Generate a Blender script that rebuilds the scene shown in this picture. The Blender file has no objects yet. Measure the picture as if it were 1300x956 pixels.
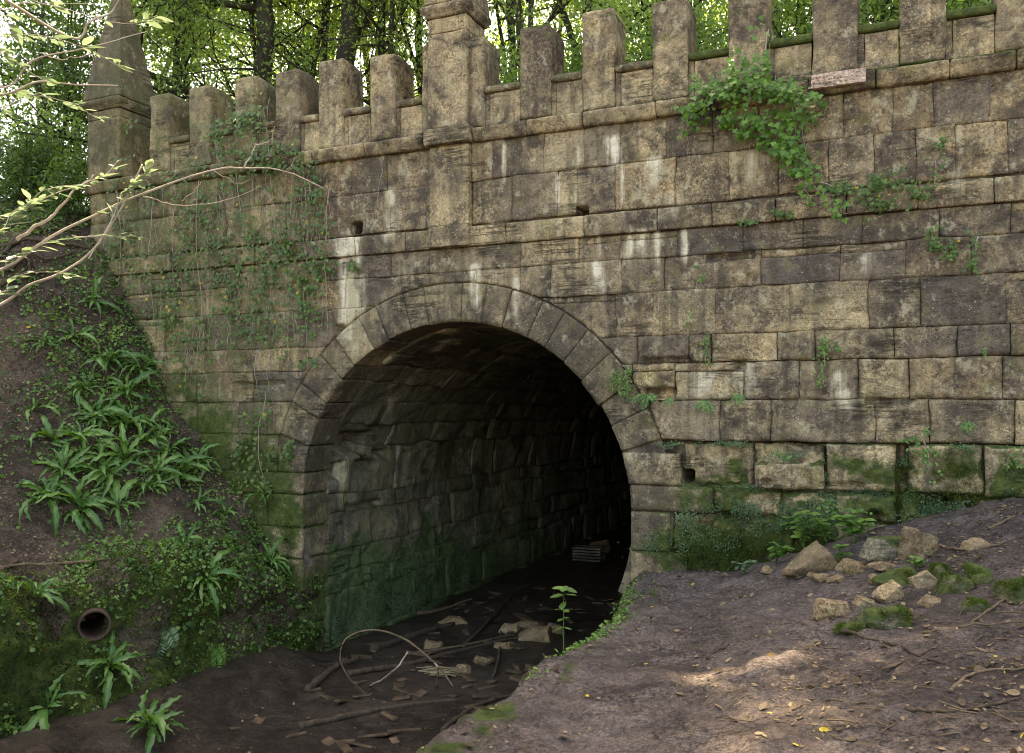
import bpy, math, random
import numpy as np
from mathutils import Vector
from mathutils.bvhtree import BVHTree

RG = np.random.default_rng(11)
random.seed(11)
SC = bpy.context.scene
COL = SC.collection
PI = math.pi

# ------------------------------------------------------------------ camera geometry
TH = math.radians(23.7)
CS, SN = math.cos(TH), math.sin(TH)
F, CX, HY = 1120.0, 650.0, 520.0
CAM = np.array([0.0, -9.0, 1.66])

def ray(px, py):
    t = (px - CX) / F
    return np.array([-SN + t * CS, CS + t * SN, (HY - py) / F])

def at(px, py, d):
    return CAM + d * ray(px, py)

def onwall(px, py, y=0.0):
    r = ray(px, py)
    return CAM + r * ((y - CAM[1]) / r[1])

def U(px):
    return float(onwall(px, 400)[0])

def onplane(px, py, z):
    r = ray(px, py)
    return CAM + r * ((z - CAM[2]) / r[2])

# ------------------------------------------------------------------ noise
def vnoise(P, seed=0):
    P = np.asarray(P, float)
    i = np.floor(P).astype(np.int64)
    f = P - i
    f = f * f * (3 - 2 * f)
    def h(a, b, c):
        n = (a * 374761393 + b * 668265263 + c * 1440662683 + seed * 974634777) & 0xffffffff
        n = ((n ^ (n >> 13)) * 1274126177) & 0xffffffff
        return ((n ^ (n >> 16)) & 0xffff) / 32767.5 - 1.0
    x, y, z = i[:, 0], i[:, 1], i[:, 2]
    fx, fy, fz = f[:, 0], f[:, 1], f[:, 2]
    def l(a, b, t):
        return a + (b - a) * t
    return l(l(l(h(x, y, z), h(x + 1, y, z), fx), l(h(x, y + 1, z), h(x + 1, y + 1, z), fx), fy),
             l(l(h(x, y, z + 1), h(x + 1, y, z + 1), fx), l(h(x, y + 1, z + 1), h(x + 1, y + 1, z + 1), fx), fy), fz)

def fbm(P, s=1.0, o=4, seed=0, g=0.5):
    P = np.asarray(P, float) * s
    a, r, t = 1.0, 0.0, 0.0
    for k in range(o):
        r = r + a * vnoise(P, seed + k)
        t += a
        a *= g
        P = P * 2.03 + 7.1
    return r / t

def sstep(a, b, x):
    t = np.clip((np.asarray(x, float) - a) / (b - a), 0, 1)
    return t * t * (3 - 2 * t)

# ------------------------------------------------------------------ mesh building
class Acc:
    def __init__(self):
        self.v, self.f, self.t, self.w, self.n = [], [], [], [], 0

    def add(self, V, faces, tint=(0.5, 0.5, 0.5), wear=None):
        V = np.asarray(V, float).reshape(-1, 3)
        m = len(V)
        self.v.append(V)
        for fa in (faces if isinstance(faces, list) else [faces]):
            fa = np.asarray(fa, np.int64)
            if fa.size:
                self.f.append(fa + self.n)
        t = np.asarray(tint, float)
        if t.ndim == 1:
            t = np.tile(t, (m, 1))
        self.t.append(t)
        self.w.append(np.zeros((m, 4)) if wear is None else np.asarray(wear, float))
        self.n += m

    def build(self, name, mat, parent=None, smooth=True):
        V = np.concatenate(self.v)
        me = bpy.data.meshes.new(name)
        me.vertices.add(len(V))
        me.vertices.foreach_set('co', V.astype(np.float32).ravel())
        nl = sum(f.size for f in self.f)
        npoly = sum(len(f) for f in self.f)
        me.loops.add(nl)
        me.polygons.add(npoly)
        me.loops.foreach_set('vertex_index', np.concatenate([f.ravel() for f in self.f]).astype(np.int32))
        tot = np.concatenate([np.full(len(f), f.shape[1]) for f in self.f])
        st = np.concatenate([[0], np.cumsum(tot)[:-1]])
        me.polygons.foreach_set('loop_start', st.astype(np.int32))
        me.polygons.foreach_set('loop_total', tot.astype(np.int32))
        me.polygons.foreach_set('use_smooth', np.full(npoly, smooth))
        T = np.concatenate(self.t)
        a = me.attributes.new('tint', 'FLOAT_COLOR', 'POINT')
        a.data.foreach_set('color', np.c_[T, np.ones(len(T))].astype(np.float32).ravel())
        W = np.concatenate(self.w)
        a = me.attributes.new('wear', 'FLOAT_COLOR', 'POINT')
        a.data.foreach_set('color', W.astype(np.float32).ravel())
        me.update(calc_edges=True)
        me.materials.append(mat)
        o = bpy.data.objects.new(name, me)
        COL.objects.link(o)
        if parent is not None:
            o.parent = parent
        return o

def tag(o, label=None, cat=None, group=None, kind=None):
    for k, v in (('label', label), ('category', cat), ('group', group), ('kind', kind)):
        if v:
            o[k] = v
    return o

def empty(name, loc=(0, 0, 0)):
    o = bpy.data.objects.new(name, None)
    o.empty_display_size = 0.2
    o.location = loc
    COL.objects.link(o)
    return o

def rebase(o, loc):
    """move a mesh object's origin to loc, keeping the geometry where it is"""
    me = o.data
    n = len(me.vertices)
    a = np.empty(n * 3, np.float32)
    me.vertices.foreach_get('co', a)
    a = a.reshape(-1, 3) - np.asarray(loc, np.float32)
    me.vertices.foreach_set('co', a.ravel())
    me.update()
    if o.parent is None:
        o.location = loc
    return o

def grid_faces(nu, nv):
    i = np.arange(nu * nv).reshape(nu, nv)
    return np.stack([i[:-1, :-1], i[1:, :-1], i[1:, 1:], i[:-1, 1:]], -1).reshape(-1, 4)

def tube(acc, pts, rad, sides=6, tint=(0.5, 0.5, 0.5), cap=True):
    P = np.asarray(pts, float)
    r = np.asarray(rad, float)
    if r.ndim == 0:
        r = np.full(len(P), float(r))
    T = np.gradient(P, axis=0)
    T /= np.linalg.norm(T, axis=1)[:, None] + 1e-9
    ref = np.array([0.31, 0.17, 0.93]) if abs(T[0][2]) < 0.9 else np.array([0.95, 0.2, 0.1])
    A = np.cross(T, ref)
    A /= np.linalg.norm(A, axis=1)[:, None] + 1e-9
    B = np.cross(T, A)
    an = np.linspace(0, 2 * PI, sides, endpoint=False)
    V = P[:, None] + r[:, None, None] * (np.cos(an)[None, :, None] * A[:, None] + np.sin(an)[None, :, None] * B[:, None])
    n = len(P)
    i = np.arange(n * sides).reshape(n, sides)
    j = np.roll(i, -1, axis=1)
    Q = np.stack([i[:-1], j[:-1], j[1:], i[1:]], -1).reshape(-1, 4)
    fs = [Q]
    if cap:
        fs += [i[0][::-1][None], i[-1][None]]
    acc.add(V.reshape(-1, 3), fs, tint)

def smooth_path(pts, n=24, wob=0.0, seed=0):
    P = np.asarray(pts, float)
    if len(P) == 2:
        Q = P[0] + (P[1] - P[0]) * np.linspace(0, 1, n)[:, None]
    else:
        E = np.concatenate([[2 * P[0] - P[1]], P, [2 * P[-1] - P[-2]]])
        t = np.linspace(0, len(P) - 1 - 1e-6, n)
        k = t.astype(int)
        u = (t - k)[:, None]
        a, b, c, d = E[k], E[k + 1], E[k + 2], E[k + 3]
        Q = 0.5 * (2 * b + (c - a) * u + (2 * a - 5 * b + 4 * c - d) * u ** 2 + (3 * b - a - 3 * c + d) * u ** 3)
    if wob:
        s = np.linspace(0, 1, n)[:, None] * 9
        Q = Q + wob * np.concatenate([fbm(np.c_[s, s * 0 + seed, s * 0 + k], 1, 3, 5) [:, None] for k in (1.3, 4.7, 8.1)], 1)
    return Q

def rbox(acc, c, h, rad=0.03, res=0.05, amp=0.01, ns=6.0, tint=(0.5, 0.5, 0.5), seed=0, rot=None, wearf=None, taper=None, asym=None):
    """weathered block: rounded box with noise along its normals; returns nothing"""
    c, h = np.asarray(c, float), np.asarray(h, float)
    rad = min(rad, h.min() * 0.95)
    pts, fcs, n0 = [], [], 0
    for ax in range(3):
        a, b = [(1, 2), (2, 0), (0, 1)][ax]
        na, nb = max(3, int(2 * h[a] / res) + 1), max(3, int(2 * h[b] / res) + 1)
        def lin(hh, n):
            x = np.linspace(-hh, hh, n)
            e = np.array([hh - rad * 0.9, hh - rad * 0.6, hh - rad * 0.3]) if hh > rad else np.array([])
            return np.unique(np.round(np.concatenate([x, e, -e]), 5))
        la, lb = lin(h[a], na), lin(h[b], nb)
        A, B = np.meshgrid(la, lb, indexing='ij')
        for sg in (-1, 1):
            P = np.zeros(A.shape + (3,))
            P[..., ax] = sg * h[ax]
            P[..., a] = A
            P[..., b] = B
            fq = grid_faces(len(la), len(lb)) + n0
            if sg < 0:
                fq = fq[:, ::-1]
            pts.append(P.reshape(-1, 3))
            fcs.append(fq)
            n0 += A.size
    P = np.concatenate(pts)
    Q = np.concatenate(fcs)
    key = np.round(P * 20000).astype(np.int64)
    _, idx, inv = np.unique(key, axis=0, return_index=True, return_inverse=True)
    P = P[idx]
    Q = inv.ravel()[Q]
    q = np.clip(P, -(h - rad), h - rad)
    d = P - q
    L = np.linalg.norm(d, axis=1)[:, None]
    nrm = d / (L + 1e-9)
    P = q + nrm * rad
    if taper is not None:
        k = (P[:, 2] + h[2]) / (2 * h[2])
        P[:, :2] *= (1 + (taper - 1) * k)[:, None]
    if asym is not None:
        P = asym(P, h)
    N = fbm(P + c + seed * 3.7, ns, 4, seed)
    P = P + nrm * (amp * N)[:, None]
    if rot is not None:
        P = P @ np.asarray(rot).T
    V = P + c
    acc.add(V, Q, tint, wearf(V) if wearf else None)

def rotm(rx=0, ry=0, rz=0):
    from mathutils import Euler
    return np.array(Euler((math.radians(rx), math.radians(ry), math.radians(rz))).to_matrix())

# leaf templates: x across, y along the leaf, z normal
def fan(outline, bow=0.12):
    O = np.array(outline, float)
    c = np.array([[0, O[:, 1].mean(), 0]])
    V = np.concatenate([c, np.c_[O, np.abs(O[:, 0]) * bow]])
    n = len(O)
    k = np.arange(n)
    return V, np.stack([np.zeros(n, int), 1 + k, 1 + (k + 1) % n], -1)

RHOMB = (np.array([[0, 0, 0], [0.27, 0.42, 0.06], [0, 1, -0.05], [-0.27, 0.42, 0.06]]), np.array([[0, 1, 2, 3]]))
IVY = fan([(0.03, 0.0), (0.30, -0.16), (0.36, 0.10), (0.62, 0.34), (0.30, 0.46), (0.0, 1.0), (-0.30, 0.46), (-0.62, 0.34), (-0.36, 0.10), (-0.30, -0.16), (-0.03, 0.0)])
DISC = fan([(0, 0), (0.34, 0.02), (0.5, 0.38), (0.34, 0.78), (0, 0.95), (-0.34, 0.78), (-0.5, 0.38), (-0.34, 0.02)], 0.2)
OVAL = fan([(0, 0), (0.2, 0.15), (0.29, 0.42), (0.2, 0.75), (0, 1.0), (-0.2, 0.75), (-0.29, 0.42), (-0.2, 0.15)], 0.2)
SLIM = fan([(0, 0), (0.13, 0.12), (0.2, 0.4), (0.14, 0.75), (0, 1.0), (-0.14, 0.75), (-0.2, 0.4), (-0.13, 0.12)], 0.25)
NARROW = (np.array([[0, 0, 0], [0.13, 0.3, 0.03], [0.09, 0.75, 0.02], [0, 1, -0.03], [-0.09, 0.75, 0.02], [-0.13, 0.3, 0.03]]), np.array([[0, 1, 2, 3, 4, 5]]))
BLADE = (np.array([[-0.14, 0, 0], [0.14, 0, 0], [0.0, 1, 0.15]]), np.array([[0, 1, 2]]))

def unit(v):
    return v / (np.linalg.norm(v, axis=-1, keepdims=True) + 1e-9)

def leaves(acc, tpl, pos, along, nrm, size, tint=None):
    V, Fc = tpl
    along = unit(np.asarray(along, float))
    nrm = np.asarray(nrm, float)
    nrm = unit(nrm - along * (nrm * along).sum(1)[:, None])
    X = np.cross(along, nrm)
    size = np.asarray(size, float)[:, None, None]
    W = pos[:, None] + size * (V[None, :, 0:1] * X[:, None] + V[None, :, 1:2] * along[:, None] + V[None, :, 2:3] * nrm[:, None])
    m, k = len(pos), len(V)
    fc = (Fc[None] + (np.arange(m) * k)[:, None, None]).reshape(-1, Fc.shape[1])
    if tint is None:
        tint = np.c_[RG.random(m), RG.random(m), RG.random(m)]
    acc.add(W.reshape(-1, 3), fc, np.repeat(tint, k, axis=0))

def rdir(n, bias=(0, 0, 0), s=1.0):
    return unit(RG.normal(size=(n, 3)) * s + np.array(bias))

# ------------------------------------------------------------------ materials
class Nt:
    def __init__(self, name):
        self.m = bpy.data.materials.new(name)
        self.m.use_nodes = True
        self.t = self.m.node_tree
        self.t.nodes.clear()
        self.out = self.n('ShaderNodeOutputMaterial')
        self.pos = self.n('ShaderNodeNewGeometry').outputs['Position']

    def n(self, typ, **kw):
        nd = self.t.nodes.new(typ)
        for k, v in kw.items():
            setattr(nd, k, v)
        return nd

    def link(self, a, b):
        self.t.links.new(a, b)

    def put(self, sock, v):
        if hasattr(v, 'is_output') or isinstance(v, bpy.types.NodeSocket):
            self.link(v, sock)
        else:
            if isinstance(v, tuple) and len(v) == 3 and sock.type == 'RGBA':
                v = v + (1,)
            sock.default_value = v

    def scaled(self, sx, sy, sz, off=0.0):
        mp = self.n('ShaderNodeMapping')
        self.link(self.pos, mp.inputs['Vector'])
        mp.inputs['Scale'].default_value = (sx, sy, sz)
        mp.inputs['Location'].default_value = (off, off * 1.7, off * 0.6)
        return mp.outputs[0]

    def noise(self, scale, detail=4, rough=0.55, vec=None, dist=0.0):
        nd = self.n('ShaderNodeTexNoise')
        self.link(vec if vec is not None else self.pos, nd.inputs['Vector'])
        nd.inputs['Scale'].default_value = scale
        nd.inputs['Detail'].default_value = detail
        nd.inputs['Roughness'].default_value = rough
        nd.inputs['Distortion'].default_value = dist
        return nd.outputs['Fac']

    def voro(self, scale, feature='F1', vec=None):
        nd = self.n('ShaderNodeTexVoronoi', feature=feature)
        self.link(vec if vec is not None else self.pos, nd.inputs['Vector'])
        nd.inputs['Scale'].default_value = scale
        return nd.outputs['Distance']

    def ramp(self, x, a, b, lo=0.0, hi=1.0):
        nd = self.n('ShaderNodeMapRange')
        nd.clamp = True
        self.put(nd.inputs['Value'], x)
        nd.inputs['From Min'].default_value = a
        nd.inputs['From Max'].default_value = b
        nd.inputs['To Min'].default_value = lo
        nd.inputs['To Max'].default_value = hi
        return nd.outputs['Result']

    def math(self, op, a, b=0.0):
        nd = self.n('ShaderNodeMath', operation=op)
        self.put(nd.inputs[0], a)
        self.put(nd.inputs[1], b)
        return nd.outputs[0]

    def mix(self, fac, a, b, mode='MIX'):
        nd = self.n('ShaderNodeMix', data_type='RGBA', blend_type=mode)
        self.put(nd.inputs['Factor'], fac)
        self.put(nd.inputs['A'], a) if False else None
        self.put(nd.inputs[6], a)
        self.put(nd.inputs[7], b)
        return nd.outputs[2]

    def attr(self, name):
        nd = self.n('ShaderNodeAttribute', attribute_name=name)
        sp = self.n('ShaderNodeSeparateColor')
        self.link(nd.outputs['Color'], sp.inputs[0])
        return sp.outputs[0], sp.outputs[1], sp.outputs[2], nd.outputs['Alpha']

    def bump(self, h, strength, dist, prev=None):
        nd = self.n('ShaderNodeBump')
        self.put(nd.inputs['Height'], h)
        nd.inputs['Strength'].default_value = strength
        nd.inputs['Distance'].default_value = dist
        if prev is not None:
            self.link(prev, nd.inputs['Normal'])
        return nd.outputs[0]

    def bsdf(self, color, rough=0.9, normal=None, spec=0.3):
        nd = self.n('ShaderNodeBsdfPrincipled')
        self.put(nd.inputs['Base Color'], color)
        self.put(nd.inputs['Roughness'], rough)
        nd.inputs['Specular IOR Level'].default_value = spec
        if normal is not None:
            self.link(normal, nd.inputs['Normal'])
        return nd.outputs[0]

    def done(self, sh):
        self.link(sh, self.out.inputs['Surface'])
        return self.m

def stone_mat(name, light=(0.48, 0.36, 0.21), dark=(0.155, 0.115, 0.080), stain=0.85, speck=1.0, mossy=1.0, wet=False, gain=1.0, m0=(0.035, 0.055, 0.018), m1=(0.10, 0.115, 0.03)):
    n = Nt(name)
    tr, tg, tb, _ = n.attr('tint')
    wr, wg, wb, wa = n.attr('wear')
    big = n.noise(1.1, 6, 0.62)
    mid = n.noise(5.5, 8, 0.68, dist=0.4)
    fine = n.noise(30, 8, 0.78)
    fine2 = n.noise(75, 5, 0.75)
    streak = n.noise(1.0, 6, 0.62, n.scaled(7.5, 7.5, 0.55))
    streak2 = n.noise(1.0, 6, 0.65, n.scaled(26, 26, 1.1, 3.1))
    f0 = n.math('ADD', n.math('MULTIPLY', big, 0.55), n.math('MULTIPLY', mid, 0.45))
    f0 = n.math('ADD', f0, n.math('MULTIPLY', n.math('SUBTRACT', tr, 0.5), -0.17))
    col = n.mix(n.ramp(f0, 0.39, 0.56), light, dark)
    # hue of each block: ochre or plum grey
    col = n.mix(n.ramp(tg, 0.62, 1.0, 0, 0.45), col, n.mix(0.5, col, (0.46, 0.27, 0.12)))
    col = n.mix(n.ramp(tg, 0.36, 0.0, 0, 0.65), col, (0.118, 0.093, 0.088))
    # grain
    col = n.mix(n.ramp(n.noise(2.1, 4, 0.6, n.scaled(1, 1, 1, 7.7)), 0.38, 0.6, 0.08, 0.95), col, n.mix(n.ramp(fine, 0.42, 0.58), (0.22, 0.21, 0.20), (0.76, 0.75, 0.73)), 'OVERLAY')
    col = n.mix(0.5, col, n.mix(n.ramp(fine2, 0.42, 0.58), (0.25, 0.25, 0.25), (0.75, 0.75, 0.74)), 'OVERLAY')
    zone = n.noise(0.55, 5, 0.6, n.scaled(1, 1, 1.3, 15.3))
    col = n.mix(n.ramp(zone, 0.52, 0.66, 0, 0.5), col, (0.095, 0.074, 0.064))
    col = n.mix(n.ramp(zone, 0.46, 0.34, 0, 0.35), col, (0.50, 0.39, 0.24))
    # run-off streaks, dark
    col = n.mix(n.math('MULTIPLY', n.ramp(streak, 0.49, 0.62), 0.6 * stain), col, (0.066, 0.052, 0.038))
    # black lichen crust
    crust = n.math('ADD', n.noise(3.2, 10, 0.74, dist=0.6), n.math('MULTIPLY', n.math('SUBTRACT', tb, 0.5), 0.13))
    crust2 = n.math('MULTIPLY', n.ramp(crust, 0.49, 0.57), n.ramp(n.math('ADD', n.math('MULTIPLY', mid, 0.6), n.math('MULTIPLY', fine, 0.4)), 0.43, 0.53))
    col = n.mix(n.math('MULTIPLY', crust2, stain * 0.9), col, (0.060, 0.046, 0.037))
    # pale lichen blotches and specks
    pale = n.math('ADD', n.noise(8.0, 9, 0.72, n.scaled(1, 1, 0.8, 5.2)), n.math('MULTIPLY', n.math('SUBTRACT', tg, 0.5), 0.07))
    col = n.mix(n.math('MULTIPLY', n.ramp(pale, 0.56, 0.64), 0.6 * speck), col, (0.50, 0.43, 0.29))
    olive = n.noise(4.0, 8, 0.7, n.scaled(1, 1, 1, 9.4))
    col = n.mix(n.math('MULTIPLY', n.ramp(olive, 0.56, 0.68), 0.5), col, (0.20, 0.19, 0.055))
    v = n.voro(24, vec=n.scaled(1, 1, 1, 2.2))
    sp = n.math('MULTIPLY', n.ramp(v, 0.20, 0.12), n.ramp(n.noise(2.4, 5, 0.6, n.scaled(1, 1, 1, 6.6)), 0.46, 0.58))
    col = n.mix(n.math('MULTIPLY', sp, 0.55 * speck), col, (0.56, 0.51, 0.40))
    # lime run-off
    wh = n.math('MULTIPLY', wg, n.ramp(n.math('ADD', n.math('MULTIPLY', streak2, 0.45), n.math('MULTIPLY', mid, 0.55)), 0.38, 0.58))
    col = n.mix(n.ramp(wh, 0.05, 0.40), col, n.mix(n.ramp(streak, 0.4, 0.6), (0.74, 0.65, 0.50), (0.50, 0.42, 0.27)))
    # green algae film
    alg = n.math('MULTIPLY', wr, n.ramp(n.noise(2.6, 7, 0.62, n.scaled(1.6, 1.6, 0.7, 1.4)), 0.34, 0.6))
    col = n.mix(n.math('MULTIPLY', alg, 0.75), col, (0.125, 0.125, 0.05))
    # darkening by the wear alpha
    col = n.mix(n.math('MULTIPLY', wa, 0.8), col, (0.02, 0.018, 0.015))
    # moss
    geo = n.n('ShaderNodeNewGeometry')
    sx = n.n('ShaderNodeSeparateXYZ')
    n.link(geo.outputs['Normal'], sx.inputs[0])
    upw = n.math('MULTIPLY', n.ramp(sx.outputs[2], 0.35, 0.85), 0.55 * mossy)
    mm = n.math('ADD', wb, upw)
    mn = n.noise(6.5, 9, 0.7, n.scaled(1, 1, 1, 4.4))
    mf = n.ramp(n.math('ADD', n.math('MULTIPLY', mm, 0.62), n.math('MULTIPLY', mn, 0.8)), 0.72, 0.86)
    mcol = n.mix(n.ramp(n.noise(14, 5, 0.6), 0.35, 0.65), m0, m1)
    col = n.mix(mf, col, mcol)
    if gain != 1.0:
        col = n.mix(1.0, col, (gain, gain, gain), 'MULTIPLY')
    bed = n.noise(1.0, 7, 0.7, n.scaled(1.1, 1.1, 17, 2.7))
    bedm = n.ramp(n.noise(1.3, 4, 0.6, n.scaled(1, 1, 1.6, 12.1)), 0.56, 0.66)
    bedc = n.math('MULTIPLY', n.ramp(n.math('ABSOLUTE', n.math('SUBTRACT', bed, 0.5)), 0.03, 0.0), bedm)
    col = n.mix(n.math('MULTIPLY', bedc, 0.45), col, (0.05, 0.04, 0.032))
    hgt = n.math('ADD', n.math('MULTIPLY', mid, 0.7), n.math('MULTIPLY', fine, 0.35))
    hgt = n.math('ADD', hgt, n.math('MULTIPLY', bedc, -0.6))
    nb = n.bump(n.math('ADD', hgt, n.math('MULTIPLY', n.ramp(n.voro(23), 0.0, 0.35), 0.35)), 0.9, 0.035)
    nb = n.bump(n.math('ADD', n.noise(90, 4, 0.7), n.math('MULTIPLY', mf, 0.6)), 0.7, 0.012, nb)
    return n.done(n.bsdf(col, 0.55 if wet else 0.92, nb, 0.4 if wet else 0.2))

def soil_mat(name, a, b, moss=0.0, rough=0.95, stones=True, leafy=0.4):
    n = Nt(name)
    _, _, wb, _ = n.attr('wear')
    big = n.noise(0.9, 7, 0.62)
    mid = n.noise(6, 9, 0.72, dist=0.5)
    fine = n.noise(34, 8, 0.8)
    fine2 = n.noise(90, 4, 0.75)
    col = n.mix(n.ramp(n.math('ADD', n.math('MULTIPLY', big, 0.5), n.math('MULTIPLY', mid, 0.5)), 0.41, 0.57), a, b)
    col = n.mix(n.ramp(n.noise(1.6, 4, 0.6, n.scaled(1, 1, 1, 7.7)), 0.38, 0.6, 0.35, 0.85), col, n.mix(n.ramp(fine, 0.42, 0.58), (0.16, 0.16, 0.16), (0.84, 0.83, 0.81)), 'OVERLAY')
    col = n.mix(0.35, col, n.mix(n.ramp(fine2, 0.42, 0.58), (0.2, 0.2, 0.2), (0.8, 0.8, 0.79)), 'OVERLAY')
    v = n.voro(34, vec=n.scaled(1, 1, 1, 3.3))
    pick = n.ramp(n.noise(9, 3, 0.5, n.scaled(1, 1, 1, 8.8)), 0.52, 0.6)
    st = n.math('MULTIPLY', n.ramp(v, 0.26, 0.18), pick)
    col = n.mix(n.math('MULTIPLY', st, leafy), col, (0.24, 0.19, 0.13))
    mn = n.noise(5.0, 8, 0.7, n.scaled(1, 1, 1, 4.4))
    mf = n.ramp(n.math('ADD', n.math('MULTIPLY', wb, 0.62), n.math('MULTIPLY', mn, 0.8)), 0.72, 0.88)
    mcol = n.mix(n.ramp(n.noise(11, 5, 0.6), 0.35, 0.65), (0.022, 0.034, 0.010), (0.075, 0.10, 0.022))
    col = n.mix(mf, col, mcol)
    h = n.math('ADD', n.math('MULTIPLY', mid, 1.0), n.math('MULTIPLY', fine, 0.35))
    h = n.math('ADD', h, n.math('MULTIPLY', st, 0.3))
    nb = n.bump(h, 1.0, 0.05)
    nb = n.bump(fine2, 0.7, 0.012, nb)
    return n.done(n.bsdf(col, rough, nb, 0.15))

def leaf_mat(name, dark, light, trans=0.4, rough=0.45, yellow=0.0, spec=0.4, tcol=None):
    n = Nt(name)
    tr, tg, tb, _ = n.attr('tint')
    col = n.mix(tr, dark, light)
    if yellow:
        col = n.mix(n.ramp(tg, 1 - yellow, 1 - yellow + 0.01), col, (0.42, 0.30, 0.04))
    col = n.mix(0.4, col, n.mix(n.ramp(n.noise(30, 3, 0.6), 0.3, 0.7), (0.3, 0.3, 0.3), (0.7, 0.7, 0.7)), 'OVERLAY')
    p = n.bsdf(col, rough, None, spec)
    if trans <= 0:
        return n.done(p)
    t = n.n('ShaderNodeBsdfTranslucent')
    n.link(n.mix(1.0, col, tcol or (1.5, 1.6, 0.5), 'MULTIPLY'), t.inputs['Color'])
    mx = n.n('ShaderNodeMixShader')
    mx.inputs[0].default_value = trans
    n.link(p, mx.inputs[1])
    n.link(t.outputs[0], mx.inputs[2])
    return n.done(mx.outputs[0])

def wood_mat(name, a, b, sc=9.0, stretch=(1, 1, 0.25), rough=0.9, moss=0.0):
    n = Nt(name)
    tr, tg, tb, _ = n.attr('tint')
    g = n.noise(sc, 8, 0.7, n.scaled(*stretch))
    col = n.mix(n.ramp(g, 0.35, 0.65), a, b)
    col = n.mix(n.math('MULTIPLY', tr, 0.35), col, (0.3, 0.26, 0.2), 'OVERLAY')
    if moss:
        col = n.mix(n.ramp(n.noise(2.2, 6, 0.6), 0.48, 0.62, 0, moss), col, (0.05, 0.065, 0.02))
    return n.done(n.bsdf(col, rough, n.bump(g, 0.8, 0.02), 0.2))

M = {
    'stone': stone_mat('weathered_limestone'),
    'vault': stone_mat('damp_tunnel_stone', (0.34, 0.305, 0.255), (0.105, 0.092, 0.08), 0.85, 0.6, 0.4, False, 1.0, (0.055, 0.085, 0.035), (0.125, 0.16, 0.068)),
    'mortar': stone_mat('dirty_mortar', (0.24, 0.19, 0.125), (0.075, 0.06, 0.046), 1.0, 0.3, 0.3),
    'plaque': stone_mat('pink_plaque_stone', (0.62, 0.45, 0.36), (0.50, 0.36, 0.29), 0.05, 0.2, 0.1),
    'inscription': stone_mat('worn_lettering', (0.36, 0.26, 0.21), (0.30, 0.22, 0.18), 0.05, 0.2, 0.1),
    'rock': stone_mat('fallen_stone', (0.31, 0.215, 0.120), (0.15, 0.105, 0.066), 0.2, 0.3, 0.12),
    'mossrock': stone_mat('mossy_stone', (0.22, 0.19, 0.13), (0.12, 0.10, 0.08), 0.4, 0.2, 1.6),
    'soil': soil_mat('trodden_earth', (0.158, 0.122, 0.106), (0.060, 0.046, 0.040)),
    'bank': soil_mat('bank_earth', (0.125, 0.090, 0.066), (0.046, 0.033, 0.025), leafy=0.7),
    'mud': soil_mat('canal_mud', (0.080, 0.057, 0.043), (0.030, 0.022, 0.017), rough=0.3, leafy=0.4),
    'hill': soil_mat('woodland_floor', (0.06, 0.05, 0.03), (0.035, 0.03, 0.02)),
    'leaf': leaf_mat('tree_leaf', (0.10, 0.165, 0.052), (0.26, 0.34, 0.125), 0.6, 0.4, tcol=(1.55, 1.65, 0.85)),
    'evergreen': leaf_mat('evergreen_leaf', (0.04, 0.085, 0.025), (0.11, 0.18, 0.05), 0.4, 0.3),
    'ivy': leaf_mat('ivy_leaf', (0.04, 0.085, 0.018), (0.11, 0.185, 0.04), 0.25, 0.4, 0.02, 0.3),
    'ivybright': leaf_mat('young_ivy_leaf', (0.05, 0.125, 0.016), (0.13, 0.25, 0.03), 0.35, 0.35, 0.0, 0.4),
    'fern': leaf_mat('fern_frond', (0.045, 0.12, 0.026), (0.16, 0.28, 0.065), 0.3, 0.36, 0.0, 0.4),
    'herb': leaf_mat('herb_leaf', (0.045, 0.11, 0.022), (0.17, 0.28, 0.06), 0.35, 0.5),
    'bluemoss': leaf_mat('blue_green_moss', (0.04, 0.075, 0.035), (0.16, 0.23, 0.12), 0.15, 0.8, 0.0, 0.1),
    'moss': leaf_mat('moss_blade', (0.018, 0.034, 0.007), (0.12, 0.16, 0.03), 0.25, 0.8, 0.0, 0.1),
    'litter': leaf_mat('dead_leaf', (0.06, 0.038, 0.022), (0.27, 0.19, 0.11), 0.15, 0.7, 0.025, 0.2),
    'sapleaf': leaf_mat('sapling_leaf', (0.17, 0.22, 0.13), (0.34, 0.38, 0.28), 0.25, 0.3, tcol=(0.9, 1.05, 0.75)),
    'bark': wood_mat('dark_bark', (0.030, 0.024, 0.018), (0.075, 0.062, 0.046), moss=0.45),
    'twig': wood_mat('grey_twig', (0.30, 0.235, 0.18), (0.48, 0.41, 0.33), 30),
    'deadwood': wood_mat('wet_dead_wood', (0.035, 0.025, 0.018), (0.11, 0.078, 0.052), 20),
    'cane': wood_mat('brown_cane', (0.10, 0.068, 0.042), (0.19, 0.135, 0.085), 30),
    'pipe': wood_mat('old_clay_pipe', (0.055, 0.032, 0.024), (0.095, 0.058, 0.042), 14),
    'debris': wood_mat('bark_debris', (0.04, 0.027, 0.018), (0.15, 0.095, 0.055), 6, (1, 1, 1)),
    'straw': wood_mat('straw', (0.24, 0.18, 0.10), (0.40, 0.31, 0.19), 40),
}

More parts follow.
